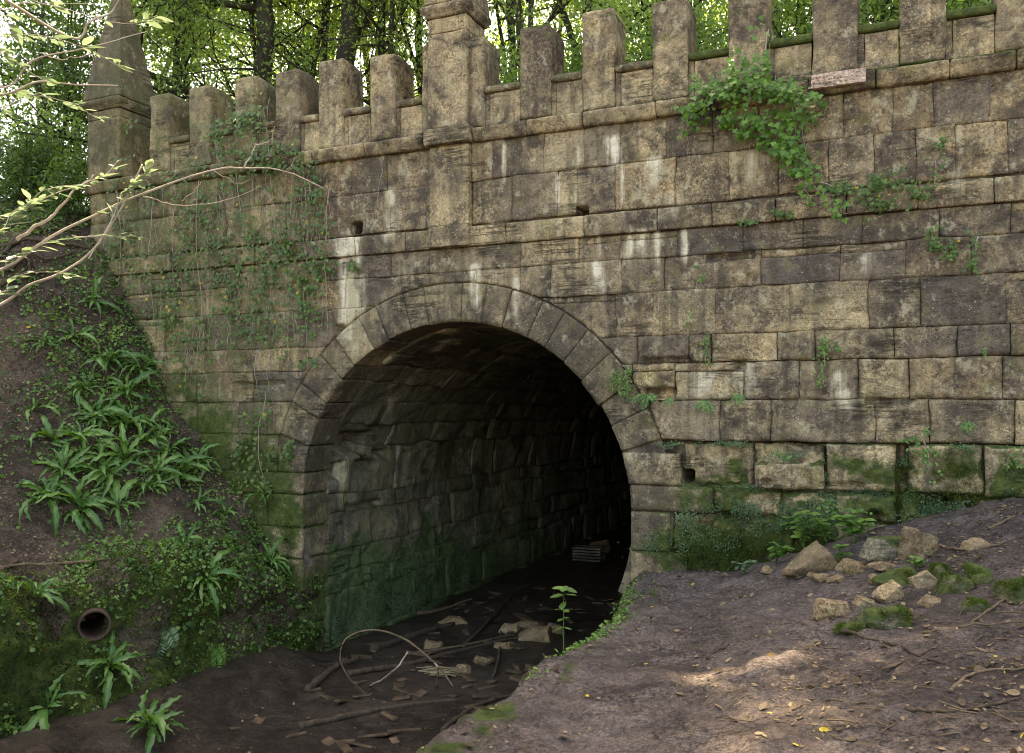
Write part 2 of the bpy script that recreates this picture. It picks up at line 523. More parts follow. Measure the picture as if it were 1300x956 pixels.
# ------------------------------------------------------------------ wall stains (they belong to the wall)
UC, ZC, RI, RO = -4.70, 0.56, 2.11, 2.55
STREAKS = [(446, 300, 425, 13, 1.25), (449, 412, 440, 8, 0.55), (497, 238, 300, 8, 0.65), (603, 335, 378, 6, 1.3), (630, 345, 385, 4, 0.5), (655, 350, 400, 6, 0.45), (758, 333, 372, 8, 0.8),
           (800, 290, 332, 5, 0.95), (815, 292, 330, 8, 0.8), (834, 293, 328, 5, 0.85), (870, 292, 326, 5, 0.55), (790, 205, 262, 4, 0.6), (826, 200, 232, 12, 0.7),
           (777, 172, 204, 10, 0.75), (708, 222, 262, 3, 0.7), (680, 280, 306, 4, 0.55), (1062, 470, 496, 10, 0.8), (1072, 495, 522, 14, 0.85), (1100, 323, 338, 16, 0.6),
           (760, 282, 330, 3, 0.4), (733, 180, 262, 2.5, 0.45), (955, 192, 232, 7, 0.4), (945, 460, 505, 22, 0.3), (893, 470, 500, 16, 0.6), (520, 330, 352, 20, 0.3), (1215, 215, 240, 8, 0.45),
           (345, 328, 352, 6, 0.5), (365, 320, 350, 5, 0.45), (850, 245, 275, 22, 0.35), (1060, 150, 165, 12, 0.35), (640, 183, 226, 3, 0.6)]
SW = [(U(a), onwall(a, b)[2], onwall(a, c)[2], w * abs(U(a + 1) - U(a)), s) for a, b, c, w, s in STREAKS]
MOSS = [(1010, 103, 70, 5, 0.85), (1140, 85, 90, 5, 0.95), (830, 130, 50, 4, 0.7), (1260, 72, 60, 4, 0.7), (680, 158, 60, 3, 0.6), (780, 18, 20, 5, 0.8), (685, 34, 16, 4, 0.8), (1060, 590, 30, 22, 0.75), (1110, 600, 60, 30, 0.8), (1220, 590, 70, 40, 0.7), (1150, 640, 120, 30, 1.0), (980, 625, 60, 14, 0.7), (900, 690, 90, 40, 0.8), (1000, 680, 90, 35, 0.9),
        (840, 690, 30, 30, 0.5), (1280, 620, 40, 60, 1.0), (1180, 575, 60, 14, 0.6), (910, 563, 40, 6, 0.6), (930, 590, 40, 20, 0.5), (870, 650, 40, 10, 0.5), (330, 620, 60, 90, 0.95), (270, 560, 50, 60, 0.8),
        (370, 660, 20, 60, 0.9), (235, 500, 30, 50, 0.6), (1200, 660, 120, 30, 1.0), (1270, 700, 60, 40, 1.0), (1100, 700, 120, 30, 1.0), (1010, 640, 60, 10, 0.7)]
MW = [(onwall(a, b)[0], onwall(a, b)[2], rx * abs(U(a + 1) - U(a)), abs(onwall(a, b)[2] - onwall(a, b + ry)[2]), s) for a, b, rx, ry, s in MOSS]

def wear(V):
    u, z = V[:, 0], V[:, 2]
    W = np.zeros((len(V), 4))
    wob = 0.035 * fbm(np.c_[u, u * 0, z * 0.5], 5, 4, 3)
    ragged = 0.25 + 0.75 * sstep(-0.45, 0.25, fbm(np.c_[u * 1.6, u * 0, z], 5, 4, 4))
    W[:, 3] = 0.42 * sstep(-9.7, -9.95, u) * sstep(4.6, 5.2, z)
    W[:, 0] = np.clip(0.9 * sstep(-6.3, -8.2, u) + 0.12 * sstep(1.4, 0.3, z), 0, 1)
    for a, z0, z1, w, s in SW:
        k = np.exp(-((u - a + wob) / w) ** 2) * sstep(z0 + 0.05, z0 - 0.04, z) * sstep(z1 - 0.2, z1 + 0.12, z)
        W[:, 1] = np.maximum(W[:, 1], s * k * ragged)
    for a, b, rx, rz, s in MW:
        W[:, 2] = np.maximum(W[:, 2], s * np.exp(-((u - a) / rx) ** 2 - ((z - b) / rz) ** 2))
    W[:, 2] += 0.28 * sstep(0.75, 0.1, z) * sstep(-3.2, -2.2, u)
    pn = np.c_[u, u * 0, z]
    W[:, 2] += 0.62 * sstep(0.02, 0.35, fbm(pn, 2.6, 4, 6)) * sstep(1.42, 0.9, z) * sstep(-2.4, -2.0, u)
    W[:, 0] += 0.5 * sstep(-0.1, 0.4, fbm(pn, 1.5, 4, 5)) * sstep(1.5, 1.0, z) * sstep(-2.6, -2.2, u)
    W[:, 2] += 0.16 * sstep(-6.5, -8.5, u)
    W[:, 2] = np.clip(W[:, 2], 0, 1)
    return W

# recesses knocked out of the face: u0,u1,z0,z1,depth
def hole(a, b, c, d, dep):
    p, q = onwall((a + b) / 2, c), onwall((a + b) / 2, d)
    return (U(a), U(b), q[2], p[2], dep)
HOLES = [hole(957, 1049, 562, 590, 0.16), hole(862, 878, 596, 614, 0.5), hole(819, 858, 491, 508, 0.14), hole(1163, 1252, 627, 652, 0.2), hole(733, 747, 261, 273, 0.4), hole(446, 460, 283, 297, 0.4),
         hole(1100, 1155, 506, 516, 0.07), hole(930, 946, 458, 470, 0.1), hole(812, 880, 454, 462, 0.07), hole(1139, 1154, 566, 612, 0.08), hole(904, 950, 650, 664, 0.12), hole(426, 438, 412, 424, 0.12),
         hole(893, 957, 322, 331, 0.06), hole(300, 362, 484, 489, 0.05), hole(1040, 1100, 612, 620, 0.06), hole(885, 905, 655, 690, 0.1)]

def holedepth(u, z, soft=0.014):
    jit = 0.012 * fbm(np.c_[u, u * 0, z], 14, 3, 9)
    d = np.zeros(len(u))
    for a, b, c, e, dep in HOLES:
        k = np.minimum.reduce([u - a, b - u, z - c, e - z]) + jit
        d = np.maximum(d, dep * sstep(-soft * 0.2, soft, k))
    return d

# ------------------------------------------------------------------ the wall
portal = empty('stone_portal', (-4.7, 0, 0))
tag(portal, 'battlemented stone tunnel portal with round arch and pinnacles across the cutting', 'tunnel portal')
class _P:
    pass
def pbuild(acc, name, mat, parent=portal, smooth=True):
    o = acc.build(name, mat, parent, smooth)
    o.matrix_parent_inverse.identity()
    off = -np.array([-4.7, 0, 0], np.float32)
    n = len(o.data.vertices)
    a = np.empty(n * 3, np.float32)
    o.data.vertices.foreach_get('co', a)
    o.data.vertices.foreach_set('co', (a.reshape(-1, 3) + off).ravel())
    o.data.update()
    return o

ZL = [6.0, 4.69, 4.26, 3.77, 3.51, 3.24, 2.89, 2.43, 2.14, 1.755, 1.345, 0.87, 0.60, 0.18, -0.2, -0.62, -1.05, -1.6]
CW = {  # course index (between ZL[k] and ZL[k+1]) -> joints read from the photograph (px)
    1: [625, 691, 741, 788, 846, 905, 962, 1010, 1070, 1134, 1186, 1255],
    2: [650, 708, 731, 782, 857, 925, 988, 1052, 1110, 1163, 1213, 1280],
    4: [497, 545, 661, 735, 788, 860, 943, 1020, 1094, 1193, 1284],
    5: [520, 606, 661, 700, 789, 843, 965, 1067, 1150, 1232],
    6: [782, 829, 908, 1003, 1103, 1168, 1278],
    7: [809, 875, 903, 987, 1034, 1135, 1215, 1282],
    8: [803, 857, 944, 1014, 1090, 1155, 1272],
    9: [823, 914, 978, 1111, 1180, 1288],
    10: [862, 956, 1048, 1139, 1153, 1250],
    11: [904, 992, 1060, 1140, 1200, 1262],
    12: [850, 940, 1010, 1090, 1160, 1240],
}
LEFT_END, RIGHT_END = -10.45, 4.6

def fill(u0, u1):
    out = []
    u = u0
    while True:
        u += random.choice([0.42, 0.55, 0.7, 0.85, 0.6]) + random.uniform(-0.06, 0.06)
        if u > u1 - 0.3:
            break
        out.append(u)
    return out

def face_patch(acc, u0, u1, z0, z1, off, res, gap, bev, rough, tint, seed, drop=0.05):
    nu = max(4, int((u1 - u0) / res) + 1)
    nz = max(4, int((z1 - z0) / res) + 1)
    uu = np.linspace(u0 + gap, u1 - gap, nu)
    zz = np.linspace(z0 + gap, z1 - gap, nz)
    uu = np.concatenate([[uu[0]], uu, [uu[-1]]])
    zz = np.concatenate([[zz[0]], zz, [zz[-1]]])
    A, B = np.meshgrid(uu, zz, indexing='ij')
    ring = np.zeros(A.shape, bool)
    ring[0, :] = ring[-1, :] = True
    ring[:, 0] = ring[:, -1] = True
    u, z, ring = A.ravel(), B.ravel(), ring.ravel()
    P = np.c_[u, u * 0, z]
    e = np.minimum.reduce([u - u0, u1 - u, z - z0, z1 - z]) - gap
    ej = e + min(0.04, 0.5 * bev + 0.008) * (fbm(P, 8, 4, seed) + 0.15)
    h = off + rough * (0.75 * fbm(P, 2.6, 4, seed) + 0.4 * fbm(P, 14, 3, seed + 5))
    h = h - np.maximum(0, fbm(P, 4.5, 4, 77) - 0.28) * rough * 5.0          # spalled flakes
    k = np.clip(1 - ej / bev, 0, 1.4)
    h = h - bev * 0.75 * k ** 2
    h = h - holedepth(u, z)
    h[ring] -= drop
    # wobble of the joints
    u = u + 0.016 * fbm(P, 4, 3, 31)
    z = z + 0.016 * fbm(P, 3, 4, 47)
    # cut along the extrados
    du, dz = u - UC, z - ZC
    r = np.hypot(du, dz)
    up = z > 1.345 if True else None
    lim = RO + 0.008
    inside = (r < lim) & (z > 1.30)
    deep = (r < lim - 2.2 * res) & (z > 1.30)
    sc = np.where(inside, lim / np.maximum(r, 1e-6), 1)
    u2, z2 = UC + du * sc, ZC + dz * sc
    h = np.where(inside, h - 0.05, h)
    V = np.c_[u2, -h, z2]
    Q = grid_faces(nu + 2, nz + 2)
    Q = Q[~inside[Q].all(axis=1)]
    if not len(Q):
        return
    used = np.unique(Q)
    mp = -np.ones(len(V), int)
    mp[used] = np.arange(len(used))
    V = V[used]
    acc.add(V, mp[Q], tint, wear(V))

facade = Acc()
seed = 0
QUO_R = {10: U(862), 11: U(904), 12: U(850), 13: -2.0, 14: -2.1, 15: -1.9, 16: -2.1}
for k in range(1, len(ZL) - 1):
    if k == 3:
        continue   # string course is its own part
    z1, z0 = ZL[k], ZL[k + 1]
    pts = [U(p) for p in CW.get(k, [])]
    if k in (1, 2):
        js = [LEFT_END] + fill(LEFT_END, -5.0) + [-4.97]
        segs = [(js, 0)]
        js2 = [-4.455] + pts + fill(pts[-1], RIGHT_END) + [RIGHT_END]
        segs.append((js2, 1))
    elif k in (4, 5):
        js = [LEFT_END] + fill(LEFT_END, pts[0]) + pts + fill(pts[-1], RIGHT_END) + [RIGHT_END]
        segs = [(js, 1)]
    elif k < 10:
        dz = max(0, z0 - ZC)
        edge = math.sqrt(max(0.01, RO ** 2 - dz ** 2))
        js = [LEFT_END] + fill(LEFT_END, UC - edge) + [UC - 0.4 * edge if z1 > ZC + RO - 0.3 else UC - edge * 0.6]
        js2 = [UC + edge * 0.45 if k == 6 else UC + edge - 0.35] + [p for p in pts if p > UC + edge - 0.2] + fill(pts[-1], RIGHT_END) + [RIGHT_END]
        segs = [(js, 0), (js2, 1)]
    else:
        ql = -6.80 - (0.55, 0.4, 0.62)[k % 3]
        js = [LEFT_END] + fill(LEFT_END, ql) + [ql]
        p2 = [p for p in pts if p > QUO_R[k] + 0.15]
        js2 = [QUO_R[k]] + p2 + fill(p2[-1] if p2 else QUO_R[k], RIGHT_END) + [RIGHT_END]
        segs = [(js, 0), (js2, 1)]
    for js, right in segs:
        for a, b in zip(js[:-1], js[1:]):
            seed += 1
            if k >= 14 and (b < -8 or a > -1):
                continue
            vis = -8.6 < b and a < 1.2 and z1 > -0.3
            res = 0.022 if vis else 0.05
            tint = (random.uniform(0.2, 0.9), random.random(), random.random())
            off, rough, bev, gap = random.uniform(-0.007, 0.007), 0.013, random.choice([0.003, 0.006, 0.01, 0.016]), random.choice([-0.002, 0.0, 0.001, 0.003])
            if k in (7, 8, 9) and right:
                off, rough, bev, gap = random.uniform(-0.014, 0.014), 0.02, random.uniform(0.012, 0.03), random.uniform(0.001, 0.007)
            if k >= 10 and right:
                off, rough, bev, gap = random.uniform(-0.09, 0.07), 0.075, random.uniform(0.04, 0.09), random.uniform(0.006, 0.02)
                tint = (random.uniform(0.75, 1.0), random.uniform(0.4, 0.75), 0.5)
            if k == 8 and right and a < -2.4:
                off = 0.035
            # two thin beds instead of one deep one now and then
            if right and k in (4, 5, 6, 8) and b - a > 0.35 and random.random() < 0.3:
                zm = z1 - random.uniform(0.06, 0.1)
                face_patch(facade, a, b, zm, z1, off - 0.012, res, 0.003, 0.012, rough, (0.8, 0.85, 0.5), seed + 500)
                face_patch(facade, a, b, z0, zm, off, res, gap, bev, rough, tint, seed)
            else:
                face_patch(facade, a, b, z0, z1, off, res, gap, bev, rough, tint, seed)
pbuild(facade, 'facade', M['stone'])

# wall core seen in the open joints and recesses
core = Acc()
nu, nz = int((RIGHT_END - LEFT_END) / 0.045), int((4.75 + 1.7) / 0.045)
A, B = np.meshgrid(np.linspace(LEFT_END, RIGHT_END, nu), np.linspace(-1.7, 4.75, nz), indexing='ij')
u, z = A.ravel(), B.ravel()
h = -0.028 - 0.075 * sstep(-2.75, -2.65, u) * sstep(1.42, 1.34, z) - 0.008 * sstep(2.5, 2.4, z) * sstep(-3, -2.8, u) + 0.020 * fbm(np.c_[u, u * 0, z], 7, 3, 2) - 1.0 * holedepth(u, z, 0.05) * 1.2 - 0.006
ins = ((np.hypot(u - UC, z - ZC) < RI + 0.16) & (z > ZC)) | ((np.abs(u - UC) < RI + 0.16) & (z <= ZC))
Q = grid_faces(nu, nz)
Q = Q[~ins[Q].any(axis=1)]
V = np.c_[u, -h, z]
core.add(V, Q, (0.4, 0.5, 0.5), wear(V))
# ends, top and back of the wall
for (a, b) in ((LEFT_END, 0), (RIGHT_END, 0)):
    zz = np.linspace(-1.7, 4.75, 40)
    yy = np.linspace(0.03, 0.75, 8)
    A2, B2 = np.meshgrid(yy, zz, indexing='ij')
    core.add(np.c_[np.full(A2.size, a), A2.ravel(), B2.ravel()], grid_faces(8, 40), (0.4, 0.5, 0.5))
xx, yy = np.linspace(LEFT_END, RIGHT_END, 60), np.linspace(0.03, 0.75, 6)
A2, B2 = np.meshgrid(xx, yy, indexing='ij')
core.add(np.c_[A2.ravel(), B2.ravel(), np.full(A2.size, 4.75)], grid_faces(60, 6), (0.4, 0.5, 0.5))
xx, zz = np.linspace(LEFT_END, RIGHT_END, 60), np.linspace(3.2, 4.75, 10)
A2, B2 = np.meshgrid(xx, zz, indexing='ij')
core.add(np.c_[A2.ravel(), np.full(A2.size, 0.75), B2.ravel()], grid_faces(60, 10), (0.4, 0.5, 0.5))
pbuild(core, 'wall_core', M['mortar'])

# ---- arch ring
ring = Acc()
an = np.linspace(-0.4, PI + 0.4, 120)
rr = np.array([RI + 0.02, RI + 0.2, RO + 0.01])
A, B = np.meshgrid(an, rr, indexing='ij')
ring.add(np.c_[UC + (B * np.cos(A)).ravel(), np.full(A.size, 0.035), ZC + (B * np.sin(A)).ravel()], grid_faces(120, 3), (0.4, 0.5, 0.5))
arch = pbuild(ring, 'arch_ring', M['mortar'])

def voussoir(a0, a1, tint, seed, off, wedge=0.0):
    acc = Acc()
    ns = max(4, int((a1 - a0) * RO / 0.025))
    gap = 0.004 / RI
    al = np.linspace(a0 + gap, a1 - gap, ns)
    al = np.concatenate([[al[0]], al, [al[-1]]])
    T = RO - RI
    q1 = np.linspace(0, T, 20)
    q2 = T + np.linspace(0.02, 0.55, 14)
    q = np.concatenate([[0], q1, q2])
    A, Qm = np.meshgrid(al, q, indexing='ij')
    edge = np.zeros(A.shape, bool)
    edge[0, :] = edge[-1, :] = True
    edge[:, 0] = True
    a, qq, edge = A.ravel(), Qm.ravel(), edge.ravel()
    r = np.where(qq < T, RO - qq, RI)
    dep = np.where(qq < T, 0, qq - T)
    P = np.c_[UC + r * np.cos(a), dep, ZC + r * np.sin(a)]
    h = off + 0.012 * (0.8 * fbm(P, 3, 4, seed) + 0.4 * fbm(P, 14, 3, seed + 3))
    e = np.minimum(np.minimum(a - a0, a1 - a) * RI, np.where(qq < T, qq, 9)) + 0.006 * fbm(P, 10, 2, seed)
    h = h - (0.004 + 0.012 * (seed % 3 == 0)) * np.clip(1 - e / 0.018, 0, 1.3) ** 2
    h = h - 0.018 * np.clip(1 - np.abs(qq - T) / 0.03, 0, 1) ** 2 * (1 + 0.8 * fbm(P, 6, 3, seed + 8))
    h[edge] -= 0.06
    front = qq <= T
    rr = np.where(front, r, RI - np.where(front, 0, h))
    yy = np.where(front, -h, dep)
    corner = np.abs(qq - T) < 1e-6
    rr = np.where(corner, RI + 0.004, rr)
    V = np.c_[UC + rr * np.cos(a), yy, ZC + rr * np.sin(a)]
    W = wear(V)
    W[:, 0] = np.maximum(W[:, 0], 0.15)
    W[:, 3] = np.where(front, 0.05, 0.35)  # soffit darker than the front face
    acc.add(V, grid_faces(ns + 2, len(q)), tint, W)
    return pbuild(acc, 'voussoir', M['stone'], arch)

VA = [18, 26, 33, 42, 50, 57.5, 64, 73, 80, 87, 98.5, 105, 114, 120, 129.5, 136, 146, 152, 162]
for i, (a, b) in enumerate(zip(VA[:-1], VA[1:])):
    tint = (random.uniform(0.0, 0.35), random.uniform(0.2, 0.5), random.uniform(0.45, 0.8))
    off = random.uniform(-0.012, 0.012)
    if i == 13:
        tint = (0.95, 0.7, 0.5)
    if i == 2:
        off = 0.025
    o = voussoir(math.radians(a), math.radians(b), tint, 300 + i, off)
    if i == 13:
        o['label'] = 'pale yellowish wedge stone under the cream run-off streak'

def quoin(z0, z1, side, uo, tint, seed, off):
    acc = Acc()
    gap = 0.005
    zz = np.linspace(z0 + gap, z1 - gap, max(5, int((z1 - z0) / 0.025)))
    zz = np.concatenate([[zz[0]], zz, [zz[-1]]])
    n1 = 22
    q = np.concatenate([[0], np.linspace(0, 1, n1), 1 + np.linspace(0.03, 0.55, 14)])
    A, Qm = np.meshgrid(zz, q, indexing='ij')
    edge = np.zeros(A.shape, bool)
    edge[0, :] = edge[-1, :] = True
    edge[:, 0] = True
    z, qq, edge = A.ravel(), Qm.ravel(), edge.ravel()
    ui = UC + side * np.where(z > ZC, np.sqrt(np.maximum(0, RI ** 2 - (np.maximum(z, ZC) - ZC) ** 2)), RI)
    front = qq <= 1
    if z0 > 1.0:   # top quoin follows the ring's lowest bed
        zb = z
    u = np.where(front, uo + (ui - uo) * np.minimum(qq, 1), ui)
    dep = np.where(front, 0, qq - 1)
    P = np.c_[u, dep, z]
    h = off + 0.02 * (0.8 * fbm(P, 3, 4, seed) + 0.4 * fbm(P, 14, 3, seed + 3))
    e = np.minimum(np.minimum(z - z0, z1 - z), np.where(front, qq * abs(uo - ui[0]), 9)) + 0.008 * fbm(P, 10, 2, seed)
    h = h - 0.02 * np.clip(1 - e / 0.025, 0, 1.3) ** 2
    wd = abs(uo - (UC + side * RI))
    dc = np.where(front, (1 - qq) * wd, dep)
    h = h - 0.022 * np.clip(1 - dc / 0.035, 0, 1) ** 2 * (1 + 0.8 * fbm(P, 6, 3, seed + 8))
    h = h - holedepth(u, z) * front
    h[edge] -= 0.06
    y = np.where(front, -h, dep)
    u = np.where(front, u, ui - side * h)
    V = np.c_[u, y, z]
    W = wear(V)
    W[:, 3] = np.where(front, 0, 0.25)  # inner reveal darker than the front face
    if side < 0:
        W[:, 2] = np.maximum(W[:, 2], 0.75 * sstep(0.3, -0.6, z))
    Q = grid_faces(len(zz), len(q))
    if side > 0:
        Q = Q[:, ::-1]
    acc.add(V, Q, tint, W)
    return pbuild(acc, 'quoin', M['stone'], arch)

zq = [1.212, 0.87, 0.60, 0.18, -0.2, -0.62, -1.05, -1.6]
for i, (b, a) in enumerate(zip(zq[:-1], zq[1:])):
    quoin(a, b, 1, QUO_R[10 + i] if i else U(862), (random.uniform(0.3, 0.6), random.uniform(0.3, 0.6), 0.5), 400 + i, random.uniform(-0.01, 0.01))
    quoin(a, b, -1, -6.80 - (0.55, 0.4, 0.62)[(10 + i) % 3], (random.uniform(0.5, 0.9), random.uniform(0.2, 0.4), 0.5), 420 + i, random.uniform(-0.01, 0.012))

# ---- mouldings
def course_of_stones(name, z0, z1, proud, joints, depth=0.3, rad=0.02, seed0=0, undercut=0.0):
    acc = Acc()
    for i, (a, b) in enumerate(zip(joints[:-1], joints[1:])):
        pr = proud + random.uniform(-0.012, 0.012)
        def asym(P, h, uc=undercut):
            k = np.clip((P[:, 1] + h[1]) / (2 * h[1]), 0, 1)
            t = (P[:, 2] + h[2]) / (2 * h[2])
            Q = P.copy()
            Q[:, 2] -= 0.030 * (1 - k) * (t > 0.5)
            Q[:, 1] += uc * (1 - t) ** 2 * (P[:, 1] < 0)
            return Q
        rbox(acc, ((a + b) / 2, depth / 2 - pr, (z0 + z1) / 2), ((b - a) / 2 - 0.003, depth / 2, (z1 - z0) / 2), rad, 0.045, 0.011, 7,
             (random.uniform(0.3, 0.75), random.uniform(0.3, 0.75), 0.5), seed0 + i, wearf=wear, asym=asym)
    return pbuild(acc, name, M['stone'])

cj = [-10.5, -9.75, -9.0, -8.2, -7.3, -6.6, -5.85, -5.05, -4.42, -3.75, -3.1, -2.3, -1.75, -0.8, -0.2, 0.42, 0.95, 1.7, 2.5, 3.3, 4.0, 4.6]
course_of_stones('cornice', 4.685, 4.87, 0.10, cj, 0.75, 0.025, 800, 0.045)
sj = [-10.45, -9.8, -9.0, -8.25, -7.5, -6.7, -6.0, -5.3, -4.95, -4.46, U(644), U(743), U(836), U(905), U(985), U(1075), U(1165), U(1262), 1.5, 2.3, 3.1, 3.9, 4.6]
course_of_stones('string_course', 3.515, 3.765, 0.055, sj, 0.3, 0.016, 850, 0.02)
pl = Acc()
rbox(pl, (-4.7125, 0.08, 4.225), (0.255, 0.15, 0.462), 0.018, 0.03, 0.012, 6, (0.85, 0.6, 0.5), 901, wearf=wear)
pbuild(pl, 'pilaster', M['stone'])
pb = Acc()
rbox(pb, (-4.7125, 0.06, 3.64), (0.262, 0.155, 0.121), 0.016, 0.03, 0.012, 6, (0.5, 0.5, 0.5), 902, wearf=wear)
pbuild(pb, 'pilaster_foot', M['stone'])
pb = Acc()
rbox(pb, (-4.7125, 0.1, 4.777), (0.29, 0.25, 0.094), 0.022, 0.03, 0.012, 6, (0.6, 0.5, 0.5), 903, wearf=wear)
pbuild(pb, 'pilaster_head', M['stone'])

# ---- merlons and the low panels between them
MU = [(-9.33, 0.36), (-8.63, 0.37), (-7.86, 0.36), (-7.21, 0.37), (-6.55, 0.36), (-5.81, 0.36), (-5.10, 0.3), (-4.60, 0.31), (-3.855, 0.37), (-3.118, 0.36), (-2.348, 0.37), (-1.572, 0.38), (-0.774, 0.41),
      (0.0, 0.39), (0.79, 0.40), (1.58, 0.39), (2.37, 0.4), (3.15, 0.38), (3.95, 0.4)]
for i, (u0, w) in enumerate(MU):
    top = 5.91 + random.uniform(-0.04, 0.04)
    acc = Acc()
    sk = random.uniform(-0.012, 0.012)
    def asym(P, h, sk=sk):
        Q = P.copy()
        t = (P[:, 2] + h[2]) / (2 * h[2])
        back = np.clip((P[:, 1] + h[1]) / (2 * h[1]), 0, 1)
        Q[:, 2] -= 0.035 * sstep(0.45, 1.0, back) ** 1.5 * t * t           # the top is worn down towards the back
        Q[:, 0] += sk * t
        # chamfer line below the sill level
        return Q
    rbox(acc, (u0 + w / 2, 0.215, (4.865 + top) / 2), (w / 2, 0.235, (top - 4.865) / 2), random.uniform(0.02, 0.06), 0.03, 0.017, 6,
         (random.uniform(0.25, 0.7), random.uniform(0.4, 0.75), 0.5), 1000 + i, wearf=wear, asym=asym)
    # the narrower upright slab beside it that the embrasure is rebated into
    rbox(acc, (u0 + w + 0.028, 0.22, 5.075), (0.03, 0.2, 0.205), 0.012, 0.03, 0.008, 8, (0.3, 0.5, 0.5), 1040 + i, wearf=wear)
    pbuild(acc, 'merlon', M['stone'])
for i, ((u0, w), (u1, _)) in enumerate(zip(MU[:-1], MU[1:])):
    if u1 - u0 - w < 0.1 or i == 6:
        continue
    a, b = u0 + w + 0.06, u1 - 0.004
    acc = Acc()
    tn = (random.uniform(0.6, 1.0), random.uniform(0.6, 0.95), 0.5)
    rbox(acc, ((a + b) / 2, 0.2, 5.045), ((b - a) / 2, 0.185, 0.18), 0.012, 0.03, 0.008, 6, tn, 1100 + i, wearf=wear)
    o = pbuild(acc, 'crenel_panel', M['stone'])
    acc = Acc()
    def wm(V, m=(0.95 if i > 9 else 0.5 if i > 6 else 0.15)):
        W = wear(V)
        W[:, 2] = np.maximum(W[:, 2], m)
        return W
    rbox(acc, ((u0 + w + u1) / 2, 0.2, 5.27), ((u1 - u0 - w) / 2 + 0.004, 0.225, 0.042), 0.035, 0.025, 0.01, 8, (0.35, 0.5, 0.5), 1150 + i, wearf=wm)
    pbuild(acc, 'sill', M['stone'], o)

# ---- pinnacles
def pinnacle(u, w, y, top, capz, spire_h, tints, seed):
    acc = Acc()
    rbox(acc, (u, y, (4.875 + top) / 2), (w / 2, w / 2, (top - 4.875) / 2), 0.02, 0.035, 0.012, 6, tints[0], seed, wearf=wear)
    root = pbuild(acc, 'pinnacle', M['stone'])
    acc = Acc()
    rbox(acc, (u, y, (top + capz) / 2 + 0.002), (w / 2 - 0.004, w / 2 - 0.004, (capz - top) / 2), 0.015, 0.03, 0.008, 6, tints[1], seed + 1, wearf=wear)
    pbuild(acc, 'neck', M['stone'], root)
    acc = Acc()
    rbox(acc, (u, y, capz + 0.075), (w / 2 + 0.07, w / 2 + 0.07, 0.07), 0.03, 0.03, 0.018, 7, tints[2], seed + 2, wearf=wear,
         asym=lambda P, h: np.c_[P[:, :2] * (1 - 0.13 * (P[:, 2:3] < -0.02)), P[:, 2]])
    pbuild(acc, 'cap', M['stone'], root)
    acc = Acc()
    rbox(acc, (u, y, capz + 0.15 + spire_h / 2), (w / 2 + 0.05, w / 2 + 0.05, spire_h / 2), 0.03, 0.045, 0.02, 5, tints[2], seed + 3, wearf=wear, taper=0.12)
    pbuild(acc, 'spire', M['stone'], root)
pinnacle(-4.715, 0.50, 0.14, 5.96, 6.13, 1.6, ((0.7, 0.6, 0.5), (1.0, 0.75, 0.5), (0.4, 0.5, 0.5)), 1200)
pinnacle(-10.13, 0.62, 0.25, 5.70, 5.82, 1.75, ((0.55, 0.6, 0.5), (0.5, 0.6, 0.5), (0.15, 0.5, 0.5)), 1210)

# ---- inscribed plaque on the cornice
pq = Acc()
a, b = onwall(1030, 116, -0.11), onwall(1099, 96, -0.11)
pu0, pu1 = a[0], b[0]
rbox(pq, ((pu0 + pu1) / 2, -0.105, 4.79), ((pu1 - pu0) / 2, 0.03, 0.066), 0.004, 0.03, 0.002, 8, (0.8, 0.5, 0.5), 1300)
plq = pbuild(pq, 'plaque', M['plaque'])
pt = Acc()
for row in range(3):
    x = pu0 + 0.04
    while x < pu1 - 0.05:
        w = random.uniform(0.012, 0.05)
        z = 4.825 - 0.034 * row
        pt.add(np.array([[x, -0.1365, z - 0.0025], [x + w, -0.1365, z - 0.0025], [x + w, -0.1365, z + 0.0025], [x, -0.1365, z + 0.0025]]), np.array([[0, 1, 2, 3]]))
        x += w + random.uniform(0.008, 0.02)
pbuild(pt, 'lettering', M['inscription'], plq)

